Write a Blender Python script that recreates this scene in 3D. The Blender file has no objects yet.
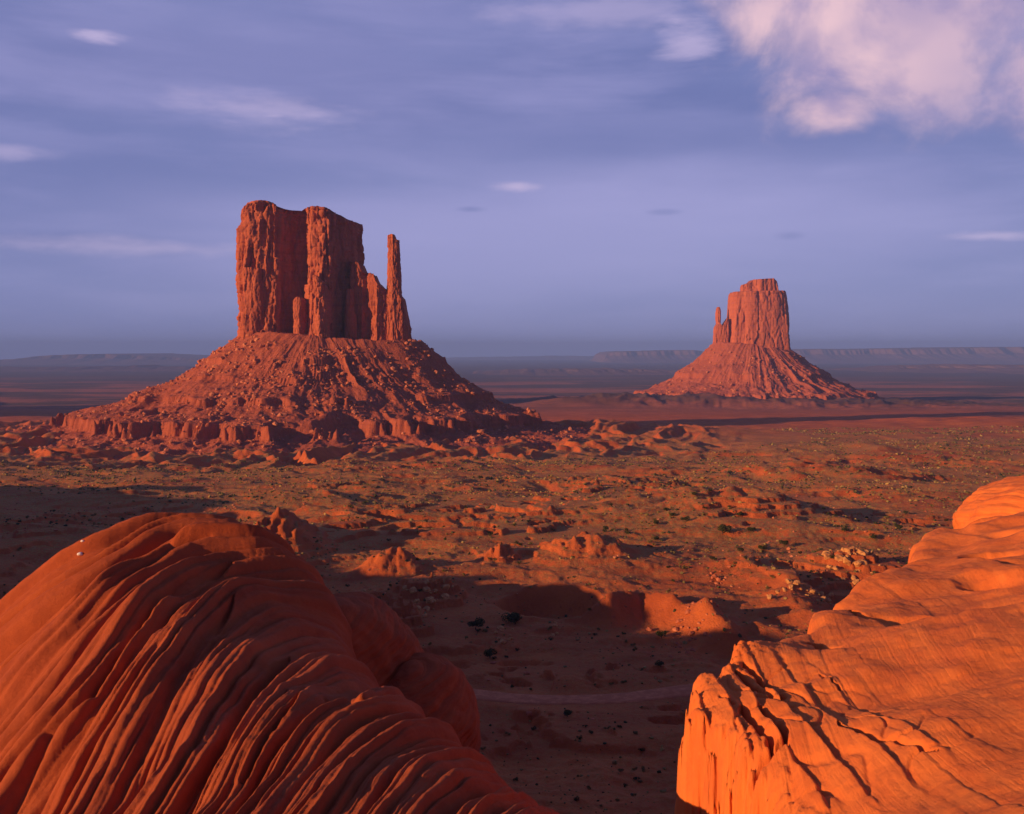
import bpy, math, random
import numpy as np
from mathutils import Vector
R = math.radians
sc = bpy.context.scene
C = sc.collection
F = 1024.0            # focal length in pixels (36 mm lens, 36 mm wide film)
HOR = 350.0           # image row at eye level

# ------------------------------------------------------------------ camera
cam_d = bpy.data.cameras.new('camera')
cam = bpy.data.objects.new('camera', cam_d)
C.objects.link(cam)
cam_d.lens = 36.0; cam_d.sensor_width = 36.0
cam_d.shift_y = -(407.0 - HOR) / 1024.0      # falling front of a view camera
cam_d.clip_start = 0.1; cam_d.clip_end = 200000
cam.location = (0, 0, 0); cam.rotation_euler = (R(90), 0, 0)
sc.camera = cam

# ------------------------------------------------------------------ light
SUN_EL = 11.5
SUN_AZ = 61.0                                 # light travels this far to the right of the view axis
ldir = Vector((math.sin(R(SUN_AZ)) * math.cos(R(SUN_EL)), math.cos(R(SUN_AZ)) * math.cos(R(SUN_EL)), -math.sin(R(SUN_EL))))
sun_d = bpy.data.lights.new('sun', 'SUN')
sun_d.energy = 5.0; sun_d.angle = R(0.5); sun_d.color = (1.0, 0.53, 0.23)
sun = bpy.data.objects.new('sun', sun_d); C.objects.link(sun)
sun.rotation_euler = ldir.to_track_quat('-Z', 'Y').to_euler()
sc.view_settings.view_transform = 'Standard'
sc.view_settings.look = 'None'
sc.view_settings.gamma = 1.0
sc.view_settings.use_curve_mapping = False
sc.view_settings.exposure = 0.22
sc.cycles.volume_bounces = 2
sc.cycles.max_bounces = 6
sc.cycles.volume_step_rate = 4.0

# ---- node helpers
class NT:
    def __init__(s, tree): s.t = tree
    def n(s, typ, **kw):
        nd = s.t.nodes.new(typ)
        ins = kw.pop('ins', {})
        for k, v in kw.items(): setattr(nd, k, v)
        for k, v in ins.items():
            if hasattr(v, 'is_output'): s.t.links.new(v, nd.inputs[k])
            else: nd.inputs[k].default_value = v
        return nd
    def math(s, op, a, b=0.0, clamp=False):
        nd = s.n('ShaderNodeMath', operation=op, ins={0: a, 1: b}); nd.use_clamp = clamp
        return nd.outputs[0]
    def mix(s, f, a, b, blend='MIX'):
        nd = s.t.nodes.new('ShaderNodeMix'); nd.data_type = 'RGBA'; nd.blend_type = blend
        for i, v in ((0, f), (6, a), (7, b)):
            if hasattr(v, 'is_output'): s.t.links.new(v, nd.inputs[i])
            else: nd.inputs[i].default_value = (v if i == 0 else (*v[:3], 1.0))
        return nd.outputs[2]
    def noise(s, vec, scale, detail=4, rough=0.55, dist=0.0, out=0):
        nd = s.n('ShaderNodeTexNoise', ins={'Vector': vec, 'Scale': scale, 'Detail': detail, 'Roughness': rough, 'Distortion': dist})
        return nd.outputs[out]
    def ramp(s, f, stops):
        nd = s.t.nodes.new('ShaderNodeValToRGB'); s.t.links.new(f, nd.inputs[0])
        el = nd.color_ramp.elements
        while len(el) < len(stops): el.new(0.5)
        for e, (p, c) in zip(el, stops):
            e.position = p; e.color = (c, c, c, 1) if not hasattr(c, '__len__') else (*c, 1)
        return nd.outputs[0]
    def mapr(s, f, a, b, c=0.0, d=1.0):
        nd = s.n('ShaderNodeMapRange', ins={0: f, 1: a, 2: b, 3: c, 4: d}); nd.interpolation_type = 'SMOOTHSTEP'
        return nd.outputs[0]
    def vmap(s, vec, scale=(1, 1, 1), loc=(0, 0, 0), rot=(0, 0, 0)):
        return s.n('ShaderNodeMapping', ins={'Vector': vec, 'Scale': scale, 'Location': loc, 'Rotation': rot}).outputs[0]

# ---- world: physical sky under layered evening cloud
world = bpy.data.worlds.new('World'); sc.world = world; world.use_nodes = True
wt = world.node_tree; wt.nodes.clear(); W = NT(wt)
tc = W.n('ShaderNodeTexCoord').outputs['Generated']
sky = W.n('ShaderNodeTexSky'); sky.sky_type = 'NISHITA'; sky.sun_disc = False
sky.sun_elevation = R(SUN_EL); sky.sun_rotation = R(180 + SUN_AZ)
sky.altitude = 1600; sky.air_density = 1.0; sky.dust_density = 1.0
sep = W.n('ShaderNodeSeparateXYZ', ins={0: tc})
X, Y, Z = sep.outputs
def smin(a, b): return W.math('MINIMUM', a, b)
az = W.math('ARCTAN2', X, Y)                       # bearing from the view axis, radians
el = W.math('ARCSINE', Z)                          # elevation, radians
flat = W.n('ShaderNodeCombineXYZ', ins={0: az, 1: W.math('MULTIPLY', el, 1.0), 2: 0.0}).outputs[0]
warp = W.noise(W.vmap(flat, (2.0, 5.0, 1)), 1.0, 3, 0.5, out=1)
flatw = W.n('ShaderNodeVectorMath', operation='MULTIPLY_ADD', ins={0: warp, 1: (0.10, 0.05, 0), 2: flat}).outputs[0]
n1 = W.noise(W.vmap(flatw, (1.5, 6.5, 1), (3.1, 1.7, 0), (0, 0, R(-3))), 1.6, 5, 0.5)
n2 = W.noise(W.vmap(flatw, (2.6, 15.0, 1), (0.4, 5.2, 0), (0, 0, R(4))), 1.5, 6, 0.55)
n3 = W.noise(W.vmap(flatw, (7, 26.0, 1), (9.4, 2.2, 0)), 1.5, 5, 0.6)
def ell(cx, cy, rx, ry, lo=1.0, hi=0.0):           # soft ellipse of cloud at a bearing / elevation
    a = W.math('DIVIDE', W.math('SUBTRACT', az, cx), rx)
    b = W.math('DIVIDE', W.math('SUBTRACT', el, cy), ry)
    d = W.math('SQRT', W.math('ADD', W.math('MULTIPLY', a, a), W.math('MULTIPLY', b, b)))
    return W.math('SUBTRACT', 1.0, d)
def px(x): return math.atan((x - 512) / F)
def pe(x, y): return math.atan((HOR - y) / math.hypot(F, x - 512))
nsky = W.mix(1.0, sky.outputs[0], (0.06, 0.06, 0.06), 'MULTIPLY')
blue = (0.175, 0.200, 0.440)      # slate-blue sheet
lilac = (0.360, 0.345, 0.640)     # thin lit veil
deep = (0.145, 0.170, 0.400)
col = W.mix(W.mapr(n1, 0.36, 0.62), blue, deep)
col = W.mix(W.math('MULTIPLY', W.mapr(n2, 0.42, 0.75), 0.40), col, lilac)
veil = W.mapr(W.math('ADD', ell(px(560), pe(560, 250), 0.55, 0.115), W.math('MULTIPLY', W.math('SUBTRACT', n1, 0.5), 1.4)), -0.15, 0.75)
col = W.mix(W.math('MULTIPLY', veil, 0.80), col, lilac)
veil2 = W.mapr(W.math('ADD', ell(px(260), pe(260, 60), 0.45, 0.10), W.math('MULTIPLY', W.math('SUBTRACT', n2, 0.5), 1.6)), -0.1, 0.9)
col = W.mix(W.math('MULTIPLY', veil2, 0.5), col, (0.270, 0.265, 0.530))
low = W.mapr(el, 0.0, 0.16)
col = W.mix(W.math('MULTIPLY', W.math('SUBTRACT', 1.0, low), 0.55), col, (0.235, 0.255, 0.520))
# darker undersides in bands
for (bx, by, rx, ry, k) in ((690, 140, .36, .035, .55), (90, 243, .16, .014, .6), (150, 170, .26, .04, .35), (470, 209, .022, .005, .5), (664, 212, .02, .004, .35), (790, 236, .02, .006, .35), (610, 12, .35, .02, .25)):
    m = W.mapr(W.math('ADD', ell(px(bx), pe(bx, by), rx, ry), W.math('MULTIPLY', W.math('SUBTRACT', n2, 0.5), 1.6)), 0.0, 0.9)
    col = W.mix(W.math('MULTIPLY', m, k), col, deep)
for (bx, by, rx, ry, k) in ((265, 112, .11, .022, .55), (95, 36, .035, .008, .9), (135, 248, .18, .012, .5), (518, 187, .035, .008, .9), (985, 236, .06, .006, .7), (10, 152, .05, .010, .5), (690, 45, .04, .03, .75), (600, 8, .12, .03, .45), (275, 116, .02, .004, .5)):
    m = W.mapr(W.math('ADD', ell(px(bx), pe(bx, by), rx, ry), W.math('MULTIPLY', W.math('SUBTRACT', n3, 0.5), 2.2)), 0.0, 1.0)
    col = W.mix(W.math('MULTIPLY', m, k), col, (0.50, 0.42, 0.66))
# the large billowing cumulus, upper right
bil = W.noise(flat, 9.0, 7, 0.58, 0.3)
bil2 = W.noise(W.vmap(flat, (1, 1.15, 1), (0.035, -0.03, 0)), 9.0, 7, 0.58, 0.3)
body = W.math('MAXIMUM', ell(px(930), pe(930, 20), .19, .115), W.math('MAXIMUM', ell(px(830), pe(830, 10), .12, .10), ell(px(836), pe(836, 112), .055, .032)))
body = W.math('MAXIMUM', body, ell(px(1080), pe(1080, 60), .14, .075))
body = W.math('ADD', body, W.math('MULTIPLY', W.math('SUBTRACT', bil, 0.5), 1.7))
bm = W.mapr(body, 0.02, 0.70)
relief = W.mapr(W.math('SUBTRACT', bil, bil2), -0.11, 0.11)
big = W.noise(W.vmap(flat, (1, 1.3, 1), (4, 2, 0)), 7.0, 3, 0.5)
relief = W.math('ADD', W.math('MULTIPLY', relief, 0.45), W.math('MULTIPLY', W.mapr(big, 0.36, 0.62), 0.55))
relief = W.math('MULTIPLY', relief, W.mapr(az, px(850), px(960), 1.0, 0.62))
ccol = W.mix(relief, (0.330, 0.265, 0.480), (0.88, 0.58, 0.62))
col = W.mix(W.math('MULTIPLY', bm, 0.90), col, ccol)
# overhead and behind, unseen sky is dimmed for deeper shade, kept blue to light haze
up = W.mapr(el, 0.40, 1.0)
col = W.mix(W.math('MULTIPLY', up, 0.85), col, (0.030, 0.040, 0.170))
bk = W.mapr(Y, 0.55, -0.3)
col = W.mix(W.math('MULTIPLY', bk, 0.70), col, (0.032, 0.038, 0.160))
col = W.mix(0.90, nsky, col)
grain = W.noise(tc, 420.0, 2, 0.7)
bg = W.n('ShaderNodeBackground', ins={'Color': col, 'Strength': 1.0})
wo = W.n('ShaderNodeOutputWorld'); wt.links.new(bg.outputs[0], wo.inputs[0])
world.cycles.sampling_method = 'MANUAL'; world.cycles.sample_map_resolution = 512

# ------------------------------------------------------------------ numeric noise
rs = np.random.RandomState(7)
_perm = rs.permutation(4096).astype(np.int64)
_g = rs.normal(size=(4096, 3)); _g /= np.linalg.norm(_g, axis=1)[:, None]; _g = _g.astype(np.float32)
_cell = rs.rand(4096, 3).astype(np.float32)
def _h(ix, iy, iz):
    return _perm[(_perm[(_perm[ix & 4095] + iy) & 4095] + iz) & 4095]
def noise3(x, y, z):
    x, y, z = np.broadcast_arrays(x, y, z); shp = x.shape
    x = x.ravel().astype(np.float64); y = y.ravel().astype(np.float64); z = z.ravel().astype(np.float64)
    xi = np.floor(x).astype(np.int64); yi = np.floor(y).astype(np.int64); zi = np.floor(z).astype(np.int64)
    fx = (x - xi).astype(np.float32); fy = (y - yi).astype(np.float32); fz = (z - zi).astype(np.float32)
    u = fx*fx*fx*(fx*(fx*6-15)+10); v = fy*fy*fy*(fy*(fy*6-15)+10); w = fz*fz*fz*(fz*(fz*6-15)+10)
    res = 0
    for dx in (0, 1):
        for dy in (0, 1):
            for dz in (0, 1):
                g = _g[_h(xi+dx, yi+dy, zi+dz)]
                d = g[:, 0]*(fx-dx) + g[:, 1]*(fy-dy) + g[:, 2]*(fz-dz)
                res = res + d * (u if dx else 1-u) * (v if dy else 1-v) * (w if dz else 1-w)
    return (res * 1.6).reshape(shp)
def fbm(x, y, z=0.0, octv=4, gain=0.5, lac=2.03):
    a, s, f = 1.0, 0, 1.0
    for i in range(octv):
        s = s + a * noise3(x*f + 17.3*i, y*f + 5.1*i, z*f + 9.7*i); a *= gain; f *= lac
    return s
def ridged(x, y, z=0.0, octv=4, gain=0.5, lac=2.07):
    a, s, f, t = 1.0, 0, 1.0, 0
    for i in range(octv):
        s = s + a * (1 - np.abs(noise3(x*f + 3.3*i, y*f + 7.9*i, z*f + 1.7*i)) * 2); t += a; a *= gain; f *= lac
    return s / t
def worley(x, y, z, ident=False):
    x, y, z = np.broadcast_arrays(x, y, z); shp = x.shape
    x = x.ravel(); y = y.ravel(); z = z.ravel()
    xi = np.floor(x).astype(np.int64); yi = np.floor(y).astype(np.int64); zi = np.floor(z).astype(np.int64)
    best = np.full(x.shape, 9.0, np.float32); sec = best.copy(); idv = np.zeros(x.shape, np.float32)
    for dx in (-1, 0, 1):
        for dy in (-1, 0, 1):
            for dz in (-1, 0, 1):
                c = _cell[_h(xi+dx, yi+dy, zi+dz)]
                d = (xi+dx+c[:, 0]-x)**2 + (yi+dy+c[:, 1]-y)**2 + (zi+dz+c[:, 2]-z)**2
                d = d.astype(np.float32)
                m = d < best; idv = np.where(m, c[:, 0]*0.5 + ((c[:, 1]*7.3) % 1)*0.5, idv)
                sec = np.where(m, best, np.minimum(sec, d)); best = np.where(m, d, best)
    if ident: return np.sqrt(best).reshape(shp), np.sqrt(sec).reshape(shp), idv.reshape(shp)
    return np.sqrt(best).reshape(shp), np.sqrt(sec).reshape(shp)
def sstep(a, b, x):
    t = np.clip((x - a) / (b - a), 0, 1); return t * t * (3 - 2 * t)

# ------------------------------------------------------------------ mesh helpers
def build(name, verts, faces, mat, parent=None, smooth=True):
    verts = np.ascontiguousarray(verts, np.float32); faces = np.ascontiguousarray(faces, np.int32)
    me = bpy.data.meshes.new(name)
    me.vertices.add(len(verts)); me.vertices.foreach_set('co', verts.ravel())
    n, k = faces.shape
    me.loops.add(n * k); me.loops.foreach_set('vertex_index', faces.ravel())
    me.polygons.add(n)
    me.polygons.foreach_set('loop_start', np.arange(0, n * k, k, dtype=np.int32))
    me.polygons.foreach_set('loop_total', np.full(n, k, np.int32))
    me.polygons.foreach_set('use_smooth', np.full(n, smooth, bool))
    me.update(calc_edges=True); me.validate()
    me.materials.append(mat)
    o = bpy.data.objects.new(name, me); C.objects.link(o)
    if parent: o.parent = parent
    return o
def grid_faces(nr, nc, wrap=False):
    i = np.arange(nr - 1)[:, None]; j = np.arange(nc if wrap else nc - 1)[None, :]
    jn = (j + 1) % nc
    a = i * nc + j; b = i * nc + jn; c = (i + 1) * nc + jn; d = (i + 1) * nc + j
    return np.stack([a, b, c, d], -1).reshape(-1, 4)
def tag(o, label=None, cat=None, group=None, kind=None):
    if label: o['label'] = label
    if cat: o['category'] = cat
    if group: o['group'] = group
    if kind: o['kind'] = kind
    return o
def empty(name, loc, label, cat, group=None):
    o = bpy.data.objects.new(name, None); C.objects.link(o); o.location = loc
    o.empty_display_size = 1
    return tag(o, label, cat, group)

# ------------------------------------------------------------------ materials
def base_mat(name):
    m = bpy.data.materials.new(name); m.use_nodes = True
    t = m.node_tree; t.nodes.clear(); N = NT(t)
    p = N.n('ShaderNodeBsdfPrincipled'); p.inputs['Roughness'].default_value = 0.92
    p.inputs['Specular IOR Level'].default_value = 0.15
    o = N.n('ShaderNodeOutputMaterial'); t.links.new(p.outputs[0], o.inputs[0])
    return m, N, p
def rock_mat(name, c1, c2, c3, nrm, sc_fine=6.0, bed=3.0, bump=0.5, dist=0.03, dark=0.5):
    m, N, p = base_mat(name)
    co = N.n('ShaderNodeTexCoord').outputs['Object']
    # bedding coordinate
    if nrm is None:
        at = N.n('ShaderNodeAttribute'); at.attribute_name = 'bed'; b = at.outputs['Fac']
    else: b = N.n('ShaderNodeVectorMath', operation='DOT_PRODUCT', ins={0: co, 1: nrm}).outputs['Value']
    wv = N.noise(co, 0.35, 3, 0.5)
    b = N.math('ADD', b, N.math('MULTIPLY', wv, 1.1 if nrm else 0.25))
    bv = N.n('ShaderNodeCombineXYZ', ins={0: b, 1: N.math('MULTIPLY', wv, 0.8), 2: 0.0}).outputs[0]
    bands = N.noise(bv, bed, 8, 0.66)
    bandsf = N.noise(bv, bed * 5, 5, 0.7)
    blot = N.noise(co, 0.5, 6, 0.6)
    fine = N.noise(co, sc_fine, 8, 0.7)
    grit = N.noise(co, sc_fine * 7, 4, 0.75)
    col = N.mix(N.mapr(bands, 0.35, 0.66), c1, c2)
    col = N.mix(N.math('MULTIPLY', N.mapr(blot, 0.46, 0.72), dark), col, c3)
    col = N.mix(N.math('MULTIPLY', N.mapr(bandsf, 0.52, 0.78), 0.35), col, c3)
    col = N.mix(N.math('MULTIPLY', N.mapr(fine, 0.5, 0.8), 0.35), col, (c2[0]*1.15, c2[1]*1.2, c2[2]*1.3))
    N.t.links.new(col, p.inputs['Base Color'])
    h = N.math('ADD', N.math('MULTIPLY', bandsf, 0.8), N.math('MULTIPLY', fine, 0.9))
    h = N.math('ADD', h, N.math('MULTIPLY', bands, 1.0))
    h = N.math('ADD', h, N.math('MULTIPLY', grit, 0.55))
    bp = N.n('ShaderNodeBump', ins={'Strength': bump, 'Distance': dist, 'Height': h})
    N.t.links.new(bp.outputs[0], p.inputs['Normal'])
    return m
def butte_mat(name, c1, c2, c3, s=1.0, bump=0.6, dist=2.0, strata=True):
    m, N, p = base_mat(name)
    co = N.n('ShaderNodeTexCoord').outputs['Object']
    vert = N.noise(N.vmap(co, (0.10*s, 0.10*s, 0.012*s)), 1.0, 7, 0.65)
    hor = N.noise(N.vmap(co, (0.004*s, 0.004*s, 0.16*s)), 1.0, 6, 0.7)
    fine = N.noise(co, 0.35*s, 6, 0.7)
    col = N.mix(N.mapr(vert, 0.35, 0.68), c1, c2)
    if strata: col = N.mix(N.math('MULTIPLY', N.mapr(hor, 0.45, 0.7), 0.45), col, c3)
    col = N.mix(N.math('MULTIPLY', N.mapr(fine, 0.5, 0.78), 0.5), col, c3)
    N.t.links.new(col, p.inputs['Base Color'])
    h = N.math('ADD', N.math('MULTIPLY', vert, 1.0), N.math('ADD', N.math('MULTIPLY', hor, 0.5), N.math('MULTIPLY', fine, 0.6)))
    bp = N.n('ShaderNodeBump', ins={'Strength': bump, 'Distance': dist, 'Height': h})
    N.t.links.new(bp.outputs[0], p.inputs['Normal'])
    return m
def flat_mat(name, c1, c2, scale, bump=0.4, dist=0.05, lo=0.4, hi=0.65):
    m, N, p = base_mat(name)
    co = N.n('ShaderNodeTexCoord').outputs['Object']
    a = N.noise(co, scale, 6, 0.65)
    N.t.links.new(N.mix(N.mapr(a, lo, hi), c1, c2), p.inputs['Base Color'])
    bp = N.n('ShaderNodeBump', ins={'Strength': bump, 'Distance': dist, 'Height': a})
    N.t.links.new(bp.outputs[0], p.inputs['Normal'])
    return m
M = {}
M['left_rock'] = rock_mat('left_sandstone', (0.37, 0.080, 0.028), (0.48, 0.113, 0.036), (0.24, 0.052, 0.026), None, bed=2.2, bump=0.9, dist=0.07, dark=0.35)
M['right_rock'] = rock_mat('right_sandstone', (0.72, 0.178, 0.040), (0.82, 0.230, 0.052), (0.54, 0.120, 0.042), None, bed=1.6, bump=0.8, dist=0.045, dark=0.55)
M['cliff'] = butte_mat('cliff_sandstone', (0.36, 0.092, 0.048), (0.50, 0.142, 0.070), (0.19, 0.052, 0.040), 1.0)
M['talus'] = butte_mat('talus_shale', (0.36, 0.095, 0.050), (0.45, 0.125, 0.065), (0.27, 0.070, 0.045), 1.6, 0.8, 2.0)
M['cliff_far'] = butte_mat('far_cliff_sandstone', (0.40, 0.112, 0.062), (0.52, 0.155, 0.080), (0.27, 0.075, 0.052), 0.8)
M['talus_far'] = butte_mat('far_talus_shale', (0.38, 0.104, 0.058), (0.47, 0.135, 0.070), (0.29, 0.080, 0.050), 1.2, 0.8, 2.5)
M['rubble'] = flat_mat('rubble_rock', (0.40, 0.12, 0.06), (0.60, 0.24, 0.13), 0.2)
M['pale_rock'] = flat_mat('pale_boulder_rock', (0.42, 0.19, 0.07), (0.60, 0.32, 0.12), 1.2)
M['road'] = flat_mat('packed_dirt', (0.44, 0.135, 0.060), (0.58, 0.20, 0.09), 0.6, 0.3, 0.03)
M['bush'] = flat_mat('juniper_foliage', (0.040, 0.048, 0.020), (0.085, 0.085, 0.030), 2.0, 0.2)
M['sage'] = flat_mat('sage_foliage', (0.16, 0.130, 0.045), (0.40, 0.285, 0.095), 0.05, 0.2, lo=0.45, hi=0.62)
M['bark'] = flat_mat('juniper_bark', (0.10, 0.055, 0.035), (0.16, 0.09, 0.06), 6.0)
M['white'] = flat_mat('white_stone', (0.72, 0.70, 0.70), (0.85, 0.83, 0.82), 9.0)
M['mesa'] = butte_mat('distant_mesa_rock', (0.15, 0.09, 0.075), (0.21, 0.12, 0.10), (0.10, 0.07, 0.06), 0.05, 0.6, 30)

def ground_material():
    m, N, p = base_mat('desert_floor')
    co = N.n('ShaderNodeTexCoord').outputs['Object']
    sx, sy, sz = N.n('ShaderNodeSeparateXYZ', ins={0: co}).outputs
    big = N.noise(N.vmap(co, (0.004, 0.008, 0.0)), 1.0, 5, 0.6)
    mid = N.noise(N.vmap(co, (0.03, 0.05, 0.0)), 1.0, 6, 0.65)
    fine = N.noise(co, 0.55, 8, 0.7)
    grit = N.noise(co, 2.5, 5, 0.75)
    sand = N.mix(N.mapr(mid, 0.35, 0.68), (0.42, 0.098, 0.032), (0.58, 0.155, 0.045))
    sand = N.mix(N.math('MULTIPLY', N.mapr(fine, 0.52, 0.78), 0.55), sand, (0.25, 0.060, 0.030))
    # dry grass and scrub tint, patchy
    cover = N.math('ADD', N.math('MULTIPLY', big, 0.6), N.math('MULTIPLY', mid, 0.5))
    cm = N.mapr(cover, 0.39, 0.56)
    spk = N.mapr(N.noise(co, 0.9, 4, 0.8), 0.40, 0.56)
    near = N.mapr(sy, 950, 1500, 1.0, 0.0)
    veg = N.mix(N.mapr(grit, 0.4, 0.62), (0.25, 0.180, 0.058), (0.47, 0.31, 0.10))
    flatn = N.n('ShaderNodeNewGeometry').outputs['Normal']
    nz = N.n('ShaderNodeSeparateXYZ', ins={0: flatn}).outputs[2]
    fl = N.mapr(nz, 0.90, 0.975)
    f = N.math('MULTIPLY', N.math('MULTIPLY', N.math('MULTIPLY', cm, spk), N.math('MULTIPLY', N.math('MULTIPLY', near, 0.85), N.mapr(sy, 230, 370, 0.3, 1.0))), fl)
    col = N.mix(f, sand, veg)
    # far plain: dark scrub and pink sand belts, painted in place of cloud shadows
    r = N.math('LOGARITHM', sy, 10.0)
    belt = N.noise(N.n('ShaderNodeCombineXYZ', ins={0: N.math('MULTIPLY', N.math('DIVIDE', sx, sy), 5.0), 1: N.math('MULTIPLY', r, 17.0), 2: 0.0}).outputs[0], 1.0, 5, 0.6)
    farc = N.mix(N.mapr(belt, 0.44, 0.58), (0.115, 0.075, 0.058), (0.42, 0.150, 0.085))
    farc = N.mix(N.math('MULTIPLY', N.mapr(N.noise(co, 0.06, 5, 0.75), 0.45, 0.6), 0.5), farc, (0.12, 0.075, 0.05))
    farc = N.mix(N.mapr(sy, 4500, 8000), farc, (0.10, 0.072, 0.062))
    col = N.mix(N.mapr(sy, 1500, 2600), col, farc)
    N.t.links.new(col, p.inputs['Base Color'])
    h = N.math('ADD', N.math('MULTIPLY', fine, 1.0), N.math('MULTIPLY', grit, 0.5))
    bp = N.n('ShaderNodeBump', ins={'Strength': 0.9, 'Distance': 0.7, 'Height': h})
    N.t.links.new(bp.outputs[0], p.inputs['Normal'])
    return m
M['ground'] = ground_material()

# ------------------------------------------------------------------ terrain
WM = np.array((-222.0, 1200.0)); EM = np.array((640.0, 2700.0))
_Y = np.log(np.array([1, 60, 120, 190, 350, 560, 800, 1100, 1400, 2000, 2700, 3500, 5000, 8000, 12000, 25000, 60000.]))
_Z = np.array([-58, -58, -60, -64, -63, -73, -88, -97, -103, -118, -141, -153, -172, -195, -205, -250, -420.])
def base_z(x, y):
    r = np.hypot(np.maximum(y, 0), x * 0.35)
    return np.interp(np.log(np.maximum(r, 1.0)), _Y, _Z)
def unproj(px_, py_, z=None, Yd=None):
    if Yd is None:
        ys = np.exp(np.linspace(math.log(60), math.log(30000), 4000))
        xs = (px_ - 512) / F * ys
        k = np.argmax(base_z(xs, ys) >= (HOR - py_) / F * ys)
        Yd = ys[k]
    return ((px_ - 512) / F * Yd, Yd, (HOR - py_) / F * Yd)
# mounds and banks seen in the picture: px, py, height, half-width px, half-depth m, rotation
MOUNDS = [(735, 515, 9.0, 90, 42, .1), (810, 478, 10.0, 80, 45, .1), (660, 500, 4.0, 70, 40, 0), (590, 560, 6.0, 45, 14, .1), (500, 560, 5, 16, 7, 0), (275, 550, 9, 38, 22, 0),
          (390, 572, 6, 34, 10, .2), (430, 600, 6.0, 36, 9, .2), (740, 572, 3.2, 30, 9, .0), (850, 570, 4.5, 30, 14, .6), (320, 500, 4.0, 60, 25, 0),
          (560, 520, 2.5, 70, 25, 0), (470, 530, 2.5, 60, 20, .1), (150, 500, 3.0, 80, 25, 0), (40, 545, 3.0, 60, 15, 0), (400, 630, 6, 26, 9, 0), (800, 585, 2.0, 40, 8, .6), (1000, 425, 10, 120, 160, 0),
          (470, 470, 5, 80, 50, 0.2), (620, 470, 4, 70, 50, 0), (880, 455, 8, 120, 70, 0), (330, 470, 5, 60, 50, 0)]
MB = []
for (a, b, h, w, d, rot) in MOUNDS:
    q = unproj(a, b); MB.append((q[0], q[1], h, w / F * q[1], d, rot))
MB += [(230, 2420, 24, 330, 240, .15), (560, 2330, 10, 260, 120, 0), (900, 2500, 12, 260, 160, 0), (-560, 1080, 10, 120, 90, 0), (120, 1230, 9, 180, 70, 0)]
LEDGE = [unproj(*q)[:2] for q in ((608, 618), (638, 610), (665, 615), (700, 624), (724, 634), (732, 646))]
def seg_dist(x, y, pts, closed=False):
    best = np.full(np.shape(x), 1e9); tt = np.zeros(np.shape(x)); n = len(pts)
    for i in range(n if closed else n - 1):
        ax, ay = pts[i][:2]; bx, by = pts[(i + 1) % n][:2]
        vx, vy = bx - ax, by - ay; L = vx*vx + vy*vy + 1e-12
        t = np.clip(((x - ax)*vx + (y - ay)*vy) / L, 0, 1)
        d = np.hypot(x - ax - t*vx, y - ay - t*vy)
        m = d < best; best = np.where(m, d, best); tt = np.where(m, (i + t) / (n - 1 if n > 1 else 1), tt)
    return best, tt
ROADP = [unproj(*q)[:2] for q in ((300, 668), (380, 680), (450, 692), (520, 699), (580, 700), (630, 698), (680, 692), (760, 682), (860, 668))]
def smooth_line(pts, n):
    p = np.array(pts); t = np.linspace(0, len(p) - 1, n); i = np.clip(t.astype(int), 0, len(p) - 2); f = (t - i)[:, None]
    pp = np.vstack([2*p[0]-p[1], p, 2*p[-1]-p[-2]])
    a, b, c, d = pp[i], pp[i+1], pp[i+2], pp[i+3]
    return 0.5*((2*b) + (c-a)*f + (2*a-5*b+4*c-d)*f*f + (3*b-3*c+d-a)*f**3)
ROAD = smooth_line(ROADP, 60)
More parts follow.
